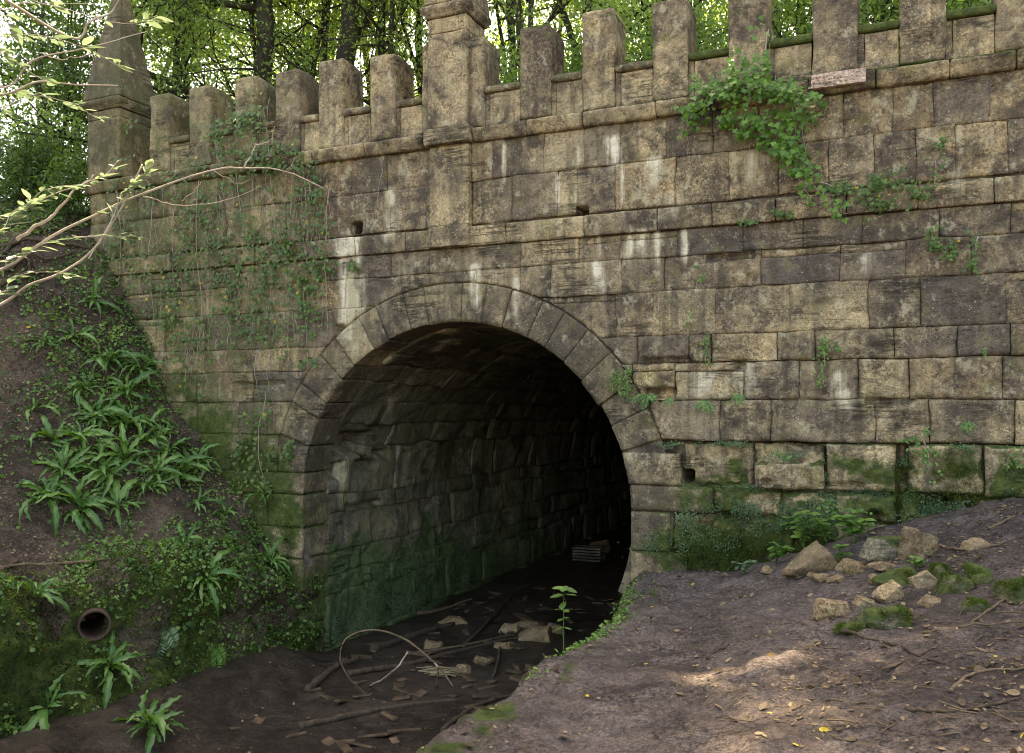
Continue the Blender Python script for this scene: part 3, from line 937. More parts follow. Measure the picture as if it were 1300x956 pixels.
# ---- tunnel lining
def lin_pt(s):
    zb = -1.65
    s1 = ZC - zb
    s2 = s1 + PI * RI
    th = np.clip((s - s1) / RI, 0, PI)
    u = UC - RI * np.cos(th)
    z = np.where(s < s1, zb + s, np.where(s > s2, ZC - (s - s2), ZC + RI * np.sin(th)))
    return u, z, np.cos(th), -np.sin(th)
LH = [(0.62, 1.35, 1.02, 1.34, 0.30), (1.2, 1.75, 0.82, 0.98, 0.2), (0.55, 0.9, 0.72, 0.98, 0.12), (1.6, 2.0, 0.98, 1.12, 0.16), (1.0, 1.9, 0.30, 0.38, 0.12), (2.3, 2.5, 0.7, 1.1, 0.08), (0.7, 1.0, -0.5, -0.42, 0.1), (1.4, 1.55, -0.9, -0.3, 0.08)]
lining = Acc()
s = 0.0
smax = 2 * (ZC + 1.65) + PI * RI
ci = 0
while s < smax - 0.05:
    hgt = random.choice([0.24, 0.34, 0.5, 0.62])
    s1 = min(s + hgt, smax)
    y = 0.5
    left = s < 5.4
    while y < 19.5:
        ln = random.uniform(0.4, 1.5)
        if not left:
            ln *= 2
        y1 = min(y + ln, 19.6)
        res = (0.03 if y < 3.5 else 0.06 if y < 9 else 0.14) if left else 0.16
        na, nb = max(4, int((s1 - s) / res)), max(4, int((y1 - y) / res))
        g = 0.004
        g = random.choice([-0.004, -0.004, 0.0, 0.003])
        a_ = np.linspace(s + g, s1 - g, na)
        b_ = np.linspace(y + g, y1 - g, nb)
        a_ = np.concatenate([[a_[0]], a_, [a_[-1]]])
        b_ = np.concatenate([[b_[0]], b_, [b_[-1]]])
        A, B = np.meshgrid(a_, b_, indexing='ij')
        eg = np.zeros(A.shape, bool)
        eg[0, :] = eg[-1, :] = True
        eg[:, 0] = eg[:, -1] = True
        aa, bb, eg = A.ravel(), B.ravel(), eg.ravel()
        uu, zz, nx, nzv = lin_pt(aa)
        P = np.c_[uu, bb, zz]
        e = np.minimum.reduce([aa - s, s1 - aa, bb - y, y1 - bb]) + 0.012 * fbm(P, 8, 3, ci)
        rough = 0.085 if zz.mean() < 1.8 else 0.05
        jd = random.choice([0.0, 0.0, 0.0, 0.012, 0.04])
        h = random.uniform(-0.022, 0.018) + rough * fbm(P, 2.4, 4, ci % 50) + 0.022 * fbm(P, 7, 4, 5) - 0.10 * np.maximum(0, fbm(P, 1.9, 4, 93) - 0.25) - jd * np.clip(1 - (e + 0.02 * fbm(P, 5, 4, 44)) / 0.05, 0, 1.2) ** 2 + 0.07 * fbm(P, 0.9, 3, 66)
        if uu.mean() < UC - 1.2:
            jit = 0.05 * fbm(P, 5, 3, 61)
            for (ya, yb, za, zb, dp) in LH:
                kk = np.minimum.reduce([bb - ya, yb - bb, zz - za, zb - zz]) + jit
                h = h - dp * sstep(-0.01, 0.05, kk)
        aa = aa + 0.05 * fbm(P, 1.3, 3, 88)
        uu, zz, nx, nzv = lin_pt(aa)
        h[eg] -= 0.14
        V = np.c_[uu + nx * h, bb, zz + nzv * h]
        W = np.zeros((len(V), 4))
        W[:, 2] = np.clip(0.95 * sstep(0.25, -0.75, zz + 0.9 * fbm(P, 1.5, 4, 8)) * sstep(12, 3, bb), 0, 1) + 0.4 * sstep(1.1, 0.2, zz) * sstep(0.0, 0.4, fbm(P, 1.5, 3, 19))
        W[:, 0] = 0.65
        W[:, 1] = 0.9 * sstep(0.15, 0.45, fbm(P * [1, 1, 0.5], 2.2, 3, 29)) * sstep(2.2, 0.4, bb) * sstep(-0.5, 0.4, zz)
        W = np.clip(W, 0, 1)
        lining.add(V, grid_faces(len(a_), len(b_)), (random.uniform(0.2, 0.8), random.uniform(0.1, 0.6), 0.5), W)
        y = y1
        ci += 1
    s = s1
pbuild(lining, 'tunnel_lining', M['vault'])
back = Acc()
aa, bb = np.meshgrid(np.linspace(0, smax, 90), np.linspace(0.3, 19.7, 60), indexing='ij')
uu, zz, nx, nzv = lin_pt(aa.ravel())
back.add(np.c_[uu - nx * 0.09 - nx * 0.28 * 1, bb.ravel(), zz - nzv * 0.37], grid_faces(90, 60), (0.3, 0.3, 0.5))
A, B = np.meshgrid(np.linspace(UC - 2.6, UC + 2.6, 30), np.linspace(-1.7, 3.2, 30), indexing='ij')
back.add(np.c_[A.ravel(), 19.4 + 0.3 * fbm(np.c_[A.ravel(), B.ravel(), B.ravel() * 0], 1.2, 3, 4), B.ravel()], grid_faces(30, 30), (0.3, 0.3, 0.5))
pbuild(back, 'tunnel_backing', M['vault'])

# ================================================================== terrain
def cr(P, t):
    """Catmull-Rom through rows of P (k, n, 2) at parameter t in [0, k-1]"""
    k = len(P)
    E = np.concatenate([[2 * P[0] - P[1]], P, [2 * P[-1] - P[-2]]])
    i = np.minimum(t.astype(int), k - 2)
    u = (t - i)[:, None, None]
    a, b, c, d = E[i], E[i + 1], E[i + 2], E[i + 3]
    return 0.5 * (2 * b + (c - a) * u + (2 * a - 5 * b + 4 * c - d) * u ** 2 + (3 * b - a - 3 * c + d) * u ** 3)

BY = np.array([0.35, 0.0, -1.3, -3.0, -6.0, -10.5])
BS = np.array([
    [(-6.72, -1.6), (-6.80, -0.95), (-6.86, -0.42), (-7.90, 0.78), (-8.80, 1.72), (-9.7, 3.0), (-10.5, 4.25), (-13, 5.0)],
    [(-6.78, -1.6), (-6.83, -0.95), (-6.90, -0.42), (-7.96, 0.74), (-8.83, 1.66), (-9.7, 2.9), (-10.5, 4.10), (-13, 4.9)],
    [(-6.83, -1.6), (-6.98, -0.80), (-7.28, -0.06), (-8.05, 0.25), (-8.90, 0.98), (-9.9, 2.1), (-11.2, 3.5), (-13.5, 4.9)],
    [(-6.95, -1.6), (-7.18, -0.78), (-7.60, -0.02), (-8.75, 0.22), (-9.70, 0.95), (-10.8, 2.1), (-12.0, 3.4), (-14.5, 4.9)],
    [(-7.10, -1.6), (-7.45, -0.75), (-8.00, 0.00), (-9.30, 0.30), (-10.3, 1.05), (-11.4, 2.15), (-12.6, 3.4), (-15.2, 4.9)],
    [(-7.20, -1.6), (-7.80, -0.70), (-8.80, 0.00), (-9.80, 0.50), (-10.8, 1.20), (-12.0, 2.2), (-13.2, 3.4), (-16.0, 4.9)]], float)
ys = np.concatenate([np.linspace(0.35, -3.6, 90), np.linspace(-3.7, -10.5, 50)])
tt = np.interp(-ys, -BY, np.arange(6))
rows = cr(BS, tt)
ts = np.linspace(0, 7, 190)
Pm = cr(rows.transpose(1, 0, 2), ts)          # (nt, ny, 2)
X, Z = Pm[..., 0], Pm[..., 1]
Y = np.broadcast_to(ys[None], X.shape).copy()
V = np.stack([X, Y, Z], -1)
du = np.gradient(V, axis=0)
dv = np.gradient(V, axis=1)
Nn = unit(np.cross(dv, du))
if Nn[..., 2].mean() < 0:
    Nn = -Nn
nz = 0.16 * fbm(V.reshape(-1, 3), 1.1, 4, 12) + 0.075 * fbm(V.reshape(-1, 3), 4.5, 5, 13)
tgrid = np.broadcast_to(ts[:, None], X.shape).ravel()
nz += 0.07 * fbm(V.reshape(-1, 3), 8.5, 4, 19) * sstep(2.8, 2.0, tgrid)
nz += 0.18 * fbm(V.reshape(-1, 3), 2.3, 4, 15) * sstep(2.6, 1.8, tgrid)
V = V.reshape(-1, 3) + Nn.reshape(-1, 3) * nz[:, None]
W = np.zeros((len(V), 4))
W[:, 2] = np.clip(0.85 * sstep(2.5, 1.9, tgrid) * sstep(-0.1, 0.35, fbm(V, 1.3, 4, 16) + 0.35) + 0.35 * sstep(0.1, 0.5, fbm(V, 0.9, 4, 17)) + 0.4 * sstep(-0.9, -0.1, V[:, 1]) * sstep(4.2, 3, tgrid), 0, 1)
bq = grid_faces(len(ts), len(ys))
bvh_bank = BVHTree.FromPolygons([tuple(v) for v in V], [tuple(q) for q in bq])
_r = ray(119, 792)
PIPE_P = np.array(bvh_bank.ray_cast(Vector(CAM), Vector(_r))[0])
PIPE_AX = unit(np.array([0.80, -0.60, 0.03]))
_c = V[bq].mean(axis=1) - PIPE_P
_d = np.linalg.norm(_c - (_c @ PIPE_AX)[:, None] * PIPE_AX, axis=1)
bq = bq[_d > 0.125]
ba = Acc()
ba.add(V, bq, (0.5, 0.5, 0.5), W)
bank = ba.build('earth_bank', M['bank'])
tag(bank, 'steep fern covered earth bank beside the left of the arch', 'bank', kind='structure')
BANK_V, BANK_T = V, tgrid

# towpath: trodden earth right of the channel
def xedge(y):
    return np.interp(y, [-12, -4.08, -2.4, -0.73, 0.3], [-2.35, -2.22, -2.14, -2.38, -2.6])
def gz(x, y):
    x, y = np.asarray(x, float), np.asarray(y, float)
    P = np.c_[x.ravel(), y.ravel(), x.ravel() * 0]
    rise = 0.33 * np.maximum(0, x + 1.55)
    rise = rise * (0.40 + 0.60 * np.exp(np.minimum(y, 0) / 2.2))
    rise = rise + 0.10 * np.exp(-((y + 0.25) / 0.45) ** 2) * sstep(-2.3, -1.2, x)
    n1 = (0.07 * fbm(P, 0.8, 3, 21) + 0.05 * fbm(P, 3.0, 4, 22) + 0.034 * fbm(P, 10, 4, 23)).reshape(x.shape)
    e = x - (xedge(y) + (0.10 * fbm(P, 1.6, 3, 24) + 0.07 * fbm(P, 6, 4, 28)).reshape(x.shape))
    drop = -1.75 * sstep(0.10, -0.75, e) ** 0.9
    return rise + n1 + drop - 0.02
xs = np.concatenate([np.linspace(-3.6, 2.0, 290), np.linspace(2.05, 30, 70)])
ysg = np.concatenate([np.linspace(0.2, -6.0, 300), np.linspace(-6.1, -30, 60)])
A, B = np.meshgrid(xs, ysg, indexing='ij')
Zg = gz(A, B)
gv = np.c_[A.ravel(), B.ravel(), Zg.ravel()]
gw = np.zeros((len(gv), 4))
gw[:, 2] = np.clip(0.75 * sstep(-0.5, -0.15, -np.abs(gv[:, 0] - xedge(gv[:, 1]) - 0.05)) * sstep(-0.15, 0.3, fbm(gv, 2.4, 3, 26)) + 0.55 * sstep(0.12, 0.5, fbm(gv, 0.9, 4, 27)) * sstep(-1.2, 0.4, gv[:, 0]) + 0.5 * sstep(-0.5, -0.05, gv[:, 1]) * sstep(-2.0, -1.4, gv[:, 0]), 0, 1)
ga = Acc()
gq = grid_faces(len(xs), len(ysg))[:, ::-1]
ga.add(gv, gq, (0.5, 0.5, 0.5), gw)
path = ga.build('path', M['soil'])
tag(path, 'trodden bare earth towpath in front of the wall', 'path', kind='structure')
bvh_path = BVHTree.FromPolygons([tuple(v) for v in gv], [tuple(q) for q in gq])

# channel bed
xs2, ys2 = np.linspace(-7.4, -1.6, 110), np.concatenate([np.linspace(-12, -4, 30), np.linspace(-3.9, 6, 160), np.linspace(6.2, 19.6, 60)])
A, B = np.meshgrid(xs2, ys2, indexing='ij')
P = np.c_[A.ravel(), B.ravel(), A.ravel() * 0]
bz = -1.47 + 0.05 * fbm(P, 1.2, 4, 31) + 0.025 * fbm(P, 6, 4, 32) + 0.30 * sstep(-6.0, -6.9, P[:, 0]) * sstep(0.6, -0.6, P[:, 1])
bv = np.c_[P[:, :2], bz]
ca = Acc()
cq = grid_faces(len(xs2), len(ys2))
ca.add(bv, cq)
bed = ca.build('channel_bed', M['mud'])
tag(bed, 'dark wet mud floor of the drained channel running into the tunnel', 'mud', kind='structure')
bvh_bed = BVHTree.FromPolygons([tuple(v) for v in bv], [tuple(q) for q in cq])

# hill behind and the wide ground
xs3 = np.concatenate([np.linspace(-90, -18, 18), np.linspace(-17, 12, 50), np.linspace(13, 90, 18)])
ys3 = np.concatenate([np.linspace(0.7, 14, 24), np.linspace(16, 140, 24)])
A, B = np.meshgrid(xs3, ys3, indexing='ij')
P = np.c_[A.ravel(), B.ravel(), A.ravel() * 0]
hz = 4.66 + 0.035 * P[:, 1] + 0.18 * fbm(P, 0.3, 4, 41) * sstep(0.7, 3, P[:, 1])
ha = Acc()
ha.add(np.c_[P[:, :2], hz], grid_faces(len(xs3), len(ys3)))
hill = ha.build('hill', M['hill'])
tag(hill, 'wooded hillside behind the battlements', 'hill', kind='structure')
gl = Acc()
A, B = np.meshgrid(np.linspace(-400, 400, 30), np.linspace(-400, 400, 30), indexing='ij')
gl.add(np.c_[A.ravel(), B.ravel(), np.full(A.size, -1.9)], grid_faces(30, 30))
tag(gl.build('ground', M['hill']), 'woodland floor stretching away', 'ground', kind='structure')
# bank tops left and right, level ground
ml = Acc()
A, B = np.meshgrid(np.linspace(-60, -10.7, 60), np.linspace(-30, 1.2, 40), indexing='ij')
P = np.c_[A.ravel(), B.ravel(), A.ravel() * 0]
edge = np.interp(P[:, 1], [-30, -10, -3, -1.3, 0, 1.2], [-15.0, -15.0, -13.4, -12.6, -11.4, -10.7])
lz = 4.6 + 0.2 * fbm(P, 0.5, 4, 43) - 3.4 * sstep(-0.8, 1.6, P[:, 0] - edge)
ml.add(np.c_[P[:, :2], lz], grid_faces(60, 40))
tag(ml.build('terrain', M['hill']), 'level woodland floor above the bank', 'terrain', kind='structure')

def cast(bvhs, px, py):
    r = ray(px, py)
    best = None
    for b in bvhs:
        hit = b.ray_cast(Vector(CAM), Vector(r))
        if hit[0] is not None and (best is None or hit[3] < best[2]):
            best = (np.array(hit[0]), np.array(hit[1]), hit[3])
    if best is None:
        p = at(px, py, 9)
        return p, np.array([0, 0, 1.0]), 9.0
    nrm = best[1]
    if nrm[2] < 0:
        nrm = -nrm
    return best[0], nrm, float(np.dot(best[0] - CAM, [-SN, CS, 0]))
def rooted(bvhs, px, py):
    for k in range(30):
        h = cast(bvhs, px + 0.3 * k, py + 3 * k)
        if h[2] != 9.0:
            return h
    return h
GROUND = [bvh_path, bvh_bed, bvh_bank]

# ================================================================== sun
ELEV, AZ = math.radians(59), math.radians(20)       # AZ: towards -x from +y
SUND = np.array([-math.sin(AZ) * math.cos(ELEV), math.cos(AZ) * math.cos(ELEV), math.sin(ELEV)])
GAPS = []    # (point, radius): openings in the canopy through which sun falls
for px, py, r in ((945, 846, 0.10), (962, 840, 0.17), (985, 834, 0.12), (1003, 828, 0.19), (1030, 821, 0.12), (1050, 816, 0.15), (1068, 810, 0.08), (862, 864, 0.13), (882, 860, 0.2), (905, 856, 0.13), (925, 853, 0.15), (900, 868, 0.12), (1150, 850, 0.10), (930, 805, 0.09), (1105, 838, 0.08), (985, 862, 0.1), (1200, 905, 0.12), (820, 890, 0.1), (1130, 800, 0.07), (1010, 780, 0.06), (1240, 830, 0.09), (860, 800, 0.06), (1080, 910, 0.12), (760, 905, 0.08), (960, 905, 0.10)):
    GAPS.append((cast(GROUND, px, py)[0], r * 0.78))
for px, py, d, r in ((165, 240, 3.3, 0.35), (90, 330, 3.2, 0.3), (120, 110, 3.4, 0.25), (250, 218, 3.5, 0.2), (40, 290, 3.3, 0.3), (110, 40, 3.4, 0.25)):
    GAPS.append((at(px, py, d), r))

def in_gap(P):
    m = np.zeros(len(P), bool)
    for g, r in GAPS:
        d = P - g
        t = d @ SUND
        m |= (np.linalg.norm(d - t[:, None] * SUND, axis=1) < r) & (t > 1.5)
    return m

# ================================================================== trees
def make_tree(name, base, H, r0, lean, seed, nleaf, mat, label, group, zlow=0.12, spread=0.32, lsize=(0.06, 0.10), twist=0.03, cat='tree', stems=1, limbs=15, prune=True, sig=0.22, canopy=0.0):
    rg = np.random.default_rng(seed)
    base = np.asarray(base, float)
    tr = Acc()
    tips = []
    for sidx in range(stems):
        h = H * (1 if sidx == 0 else rg.uniform(0.7, 0.95))
        ln = np.array(lean, float) + (rg.normal(size=2) * 0.12 if sidx else 0)
        n = 14
        f = np.linspace(0, 1, n)
        wob = np.cumsum(rg.normal(size=(n, 2)) * twist * h / n * 3, axis=0)
        wob -= wob[0]
        p0 = np.zeros(2) if sidx == 0 else rg.normal(size=2) * 0.18
        path = np.c_[base[0] + p0[0] + ln[0] * h * f + wob[:, 0], base[1] + p0[1] + ln[1] * h * f + wob[:, 1], base[2] - 0.25 + (h + 0.25) * f]
        rad = r0 * (1 if sidx == 0 else 0.7) * (1 - 0.86 * f) * (1 + 0.35 * np.exp(-f * 22))
        tube(tr, path, rad, 9, (rg.random(), 0.5, 0.5))
        for k in range(limbs):
            fr = zlow + (0.97 - zlow) * (k + rg.random()) / limbs
            p = np.array([np.interp(fr, f, path[:, c]) for c in range(3)])
            az = rg.random() * 2 * PI
            L = spread * H * (1.05 - 0.7 * fr) * rg.uniform(0.6, 1.25)
            up = rg.uniform(0.25, 0.95)
            dirv = unit(np.array([math.cos(az), math.sin(az), up]))
            m = 7
            g = np.linspace(0, 1, m)[:, None]
            lp = p + dirv * L * g + np.array([0, 0, -0.14 * L]) * g ** 2 + np.cumsum(rg.normal(size=(m, 3)) * 0.045 * L, axis=0) * g
            rl = np.interp(fr, f, rad) * 0.5
            tube(tr, lp, rl * (1 - 0.85 * g[:, 0]) + 0.004, 5, (rg.random(), 0.5, 0.5))
            tips.append(lp[2:])
            for q in range(4):
                s = rg.uniform(0.25, 0.95)
                b = np.array([np.interp(s, g[:, 0], lp[:, c]) for c in range(3)])
                d2 = unit(dirv + rg.normal(size=3) * 0.75)
                L2 = L * rg.uniform(0.25, 0.5)
                g2 = np.linspace(0, 1, 5)[:, None]
                sp = b + d2 * L2 * g2 + np.cumsum(rg.normal(size=(5, 3)) * 0.06 * L2, axis=0) * g2
                tube(tr, sp, rl * 0.38 * (1 - 0.8 * g2[:, 0]) + 0.003, 4, (rg.random(), 0.5, 0.5))
                tips.append(sp[1:])
    root = empty(name, tuple(base))
    tag(root, label, cat, group)
    T = np.concatenate(tips)
    c = T[rg.integers(0, len(T), nleaf)] + rg.normal(size=(nleaf, 3)) * sig * np.array([1, 1, 0.7])
    hi = T[T[:, 2] > base[2] + 0.38 * H]
    nc = int(nleaf * canopy)  # extra oversized leaves high out of view, added to shade the foreground
    if nc and len(hi):
        c = np.concatenate([c, hi[rg.integers(0, len(hi), nc)] + rg.normal(size=(nc, 3)) * sig * 1.6])
    big = np.arange(len(c)) >= nleaf
    ok_ = c[:, 2] > base[2] + 0.15
    c, big = c[ok_], big[ok_]
    if prune:
        ok_ = ~in_gap(c)
        c, big = c[ok_], big[ok_]
    m = len(c)
    al = unit(rg.normal(size=(m, 3)) + np.array([0, 0, -0.35]))
    nn = unit(rg.normal(size=(m, 3)) * 0.7 + np.array([0, 0, 0.9]))
    lv = Acc()
    tint = np.c_[np.clip(0.5 + 0.5 * fbm(c, 0.9, 3, seed) + rg.normal(size=m) * 0.22, 0, 1), rg.random(m), rg.random(m)]
    leaves(lv, RHOMB, c, al, nn, rg.uniform(*lsize, size=m) * np.where(big, 1.9, 1.0), tint)
    t = tr.build('trunk', M['bark'], root)
    rebase(t, base)
    o = lv.build('crown', mat, root, smooth=False)
    rebase(o, base)
    return root

def tbase(px, y):
    p = onwall(px, 300, y)
    return (p[0], y, 4.7 + 0.035 * y)

TREES = [  # px of the trunk at mid height of the opening, y behind the wall, height, radius, lean, stems, label
    (205, 4.2, 13, 0.09, (0.10, 0.0), 2, 'thin leaning tree trunk behind the first two merlons beside the far pinnacle'),
    (258, 6.5, 15, 0.10, (-0.04, 0.0), 2, 'slender twin stemmed tree seen above the second merlon from the far pinnacle'),
    (318, 4.0, 17, 0.20, (0.0, 0.03), 1, 'thick dark tree trunk standing right behind the third merlon from the far pinnacle'),
    (362, 6.0, 15, 0.09, (0.12, 0.0), 3, 'cluster of thin leaning stems behind the fourth merlon from the far pinnacle'),
    (425, 5.0, 18, 0.22, (0.03, 0.03), 1, 'stout dark tree trunk rising behind the fifth merlon left of centre'),
    (395, 9.0, 16, 0.12, (0.08, 0.0), 2, 'more distant forked tree between the thick trunk and the stout trunk'),
    (490, 5.5, 16, 0.09, (-0.05, 0.0), 2, 'pair of thin stems behind the last merlon left of the centre pinnacle'),
    (528, 8.0, 16, 0.12, (0.03, 0.0), 1, 'straight tree trunk just left of the centre pinnacle'),
    (640, 7.0, 16, 0.10, (0.0, 0.0), 1, 'straight thin tree trunk just right of the centre pinnacle'),
    (672, 4.5, 16, 0.085, (-0.05, 0.02), 2, 'thin curving tree stems above the first full merlon right of the centre pinnacle'),
    (722, 9.0, 17, 0.13, (0.02, 0.0), 1, 'pale distant trunk between the first two full merlons right of the pinnacle'),
    (790, 6.0, 16, 0.12, (-0.16, 0.0), 2, 'leaning tree trunk behind the tall mossy topped merlon'),
    (880, 8.0, 16, 0.12, (0.05, 0.0), 2, 'bushy tree filling the opening left of the bright ivy'),
    (1005, 6.0, 16, 0.11, (-0.06, 0.0), 2, 'leafy tree seen through the opening above the bright ivy'),
    (1118, 8.5, 16, 0.13, (0.04, 0.0), 1, 'tree seen through the opening above the right end of the plaque'),
    (1235, 6.5, 16, 0.12, (-0.04, 0.0), 2, 'leafy tree seen through the last opening at the upper right'),
    (1400, 5.5, 16, 0.14, (-0.03, 0.0), 2, 'leafy tree beyond the right end of the battlements'),
    (150, 7.5, 16, 0.14, (0.0, 0.0), 2, 'dense tree directly behind the far pinnacle'),
]
for i, (px, y, H, r0, lean, st, lab) in enumerate(TREES):
    make_tree('broadleaf_tree', tbase(px, y), H, r0, lean, 2000 + i, 19000, M['leaf'], lab, 'woodland trees behind the battlements', 0.05, 0.30, stems=st, limbs=17, canopy=0.9)
k = 0
FAR = [(-20, 17), (-14, 13), (-10, 18), (-6, 14), (-2, 18), (2, 13.5), (6, 17), (-24, 24), (-16, 25), (-8, 26), (0, 26), (9, 24)]
for i, (x, y) in enumerate(FAR):
    make_tree('distant_tree', (x, y, 4.7 + 0.035 * y), RG.uniform(13, 18), 0.16, (RG.normal() * 0.04, 0), 2200 + i, 9000, M['leaf'], 'hazy green tree far back in the wood behind the wall', 'distant trees in the wood', 0.04, 0.33, (0.10, 0.17), stems=1, limbs=14, prune=False, sig=0.4)
# evergreen shrubs left of the wall end
SH = [(62, 1.4, 5.2, 'tall dark evergreen shrub left of the far pinnacle'), (25, 0.8, 1.5, 'low dark evergreen shrub at the left edge on top of the bank'), (-110, 2.0, 5.0, 'dark evergreen shrub beyond the left edge of the bank'),
      (100, 3.2, 6.0, 'dense dark evergreen against the side of the far pinnacle'), (88, 4.5, 6.5, 'dark evergreen rising behind the sunlit twigs')]
for i, (px, y, H, lab) in enumerate(SH):
    b = tbase(px, y)
    make_tree('evergreen_shrub', (b[0], b[1], 4.35), H, 0.07, (0.0, 0.0), 2300 + i, 6000, M['evergreen'], lab, 'evergreen shrubs left of the wall', 0.03, 0.30, (0.06, 0.11), cat='shrub', stems=3, limbs=13)
UB = [(880, 1.7, 2.4, 'mid green bush pressed behind the opening left of the bright ivy'), (1010, 2.2, 2.8, 'mid green bush behind the opening above the bright ivy'), (1120, 1.8, 2.6, 'green bush spilling up behind the moss topped sill above the plaque'), (1240, 2.0, 2.6, 'green bush behind the last opening on the right'), (770, 2.4, 2.3, 'pale green bush behind the openings right of the mossy topped merlon'), (690, 2.6, 1.9, 'small bush behind the opening between the first full merlons')]
BT = [(25, 262, 1.3, 'low dark bush on the crest of the bank behind the sunlit leaves'), (85, 285, 1.0, 'low dark bush on the bank crest touching the wall end'), (-60, 290, 1.6, 'dark bush on the bank crest beyond the left edge')]
for i, (px, py, H, lab) in enumerate(BT):
    b, _, _ = cast([bvh_bank], px, py)
    make_tree('bank_bush', b, H, 0.02, (0.1, 0.0), 2500 + i, 2600, M['evergreen'], lab, 'low bushes on the bank crest', 0.05, 0.42, (0.04, 0.08), cat='bush', stems=4, limbs=8, sig=0.12)
for i, (px, y, H, lab) in enumerate(UB):
    make_tree('bush', tbase(px, y), H, 0.035, (0.0, 0.0), 2400 + i, 7500, M['leaf'], lab, 'bushes behind the parapet', 0.05, 0.36, (0.05, 0.09), cat='bush', stems=3, limbs=10)

# ================================================================== ivy and wall plants
def stem_on_wall(acc, pts, r=0.006, h=0.03, n=20):
    P = np.array([onwall(a, b) for a, b in pts])
    P[:, 1] = -h
    Q = smooth_path(P, n, 0.03, RG.random() * 9)
    Q[:, 1] = np.minimum(Q[:, 1], -0.012)
    tube(acc, Q, np.linspace(r, r * 0.4, n), 5, (RG.random(), 0.5, 0.5), cap=False)
    return Q

def ivy(name, label, blobs, stems, mat, cat='ivy', group='ivy on the wall', lsize=(0.03, 0.06), proud=0.05, anchor=None, hang=0, tpl=IVY, base_h=0.03):
    root = empty(name, tuple(onwall(*anchor)))
    tag(root, label, cat, group)
    st = Acc()
    pos = []
    for s in stems:
        Q = stem_on_wall(st, s, 0.007, base_h)
        m = int(len(s) * 10)
        pos.append(Q[RG.integers(0, len(Q), m)] + RG.normal(size=(m, 3)) * [0.05, 0, 0.05])
    for (px, py, rx, ry, n) in blobs:
        n = max(8, int(n * (0.55 if name == 'bright_ivy' else 0.72 if n > 90 else 1)))
        # clumped: a few sub-centres each
        sub = np.c_[RG.normal(px, rx * 0.7, max(2, n // 11)), RG.normal(py, ry * 0.7, max(2, n // 11))]
        for k in range(n):
            c = sub[RG.integers(len(sub))]
            pos.append(onwall(c[0] + RG.normal() * rx * 0.32, c[1] + RG.normal() * ry * 0.32)[None])
        if hang and n > 30:
            for k in range(hang):
                x0, y0 = RG.normal(px, rx * 0.8), RG.normal(py - ry * 0.3, ry * 0.6)
                L = RG.uniform(25, 75)
                stem_on_wall(st, [(x0, y0), (x0 + RG.normal() * 3, y0 + L * 0.5), (x0 + RG.normal() * 5, y0 + L)], 0.0035, 0.025, 10)
    pos = np.concatenate(pos)
    m = len(pos)
    pos[:, 1] = np.minimum(pos[:, 1], 0) - base_h - np.abs(RG.normal(size=m)) * proud
    pos[:, 1] -= np.where((pos[:, 2] > 4.6), 0.08, 0)
    al = unit(np.c_[RG.normal(size=m) * 0.6, -0.35 + RG.normal(size=m) * 0.25, -1 + RG.normal(size=m) * 0.3])
    nn = unit(np.c_[RG.normal(size=m) * 0.35, -1 + RG.normal(size=m) * 0.2, 0.55 + RG.normal(size=m) * 0.3])
    lv = Acc()
    leaves(lv, tpl, pos, al, nn, RG.uniform(*lsize, size=m))
    b = root.location
    rebase(st.build('vines', M['twig'], root), b)
    rebase(lv.build('foliage', mat, root), b)
    return root

ivy('ivy', 'dark ivy curtain hanging over the wall left of the arch below the bare branch tips',
    [(255, 345, 22, 60, 420), (300, 340, 25, 40, 330), (345, 320, 22, 35, 320), (385, 315, 25, 50, 420), (345, 395, 35, 40, 300), (395, 370, 14, 40, 170), (330, 225, 60, 20, 180), (245, 430, 20, 40, 150), (395, 250, 14, 40, 150), (300, 420, 40, 30, 120), (270, 250, 30, 25, 160)],
    [[(350, 160), (345, 220), (350, 300), (340, 420)], [(385, 200), (392, 280), (388, 380), (392, 470)], [(255, 215), (250, 300), (258, 400), (250, 470)], [(300, 210), (310, 300), (302, 400)], [(372, 250), (368, 340), (376, 430)], [(418, 240), (415, 330), (418, 420)]],
    M['ivy'], anchor=(330, 330), hang=14, lsize=(0.03, 0.058))
ivy('ivy', 'tuft of ivy climbing among the merlons left of the thick tree trunk',
    [(300, 160, 22, 14, 150), (330, 150, 16, 16, 130), (285, 180, 20, 12, 90), (350, 195, 30, 8, 110), (365, 210, 25, 8, 70)], [[(330, 210), (320, 170), (305, 140)], [(345, 205), (340, 165), (335, 140)]], M['ivy'], anchor=(315, 190), hang=2)
ivy('ivy', 'thin ivy trailing down the dark left end of the wall',
    [(150, 300, 20, 50, 160), (190, 330, 22, 50, 170), (140, 380, 14, 40, 110), (200, 240, 24, 14, 110), (215, 400, 16, 40, 90), (170, 440, 20, 20, 80)], [[(150, 230), (155, 320), (148, 410)], [(200, 225), (192, 330), (200, 440)], [(225, 235), (222, 330), (228, 420)]], M['ivy'], anchor=(180, 330), hang=5)
ivy('ivy', 'small ivy sprays rooted beside the arch ring on its left',
    [(320, 590, 14, 30, 60), (340, 620, 10, 20, 50), (365, 545, 10, 20, 40), (330, 540, 20, 20, 40), (395, 470, 8, 14, 20), (455, 345, 5, 7, 26)], [[(340, 500), (330, 560), (338, 620)]], M['ivy'], anchor=(340, 580))
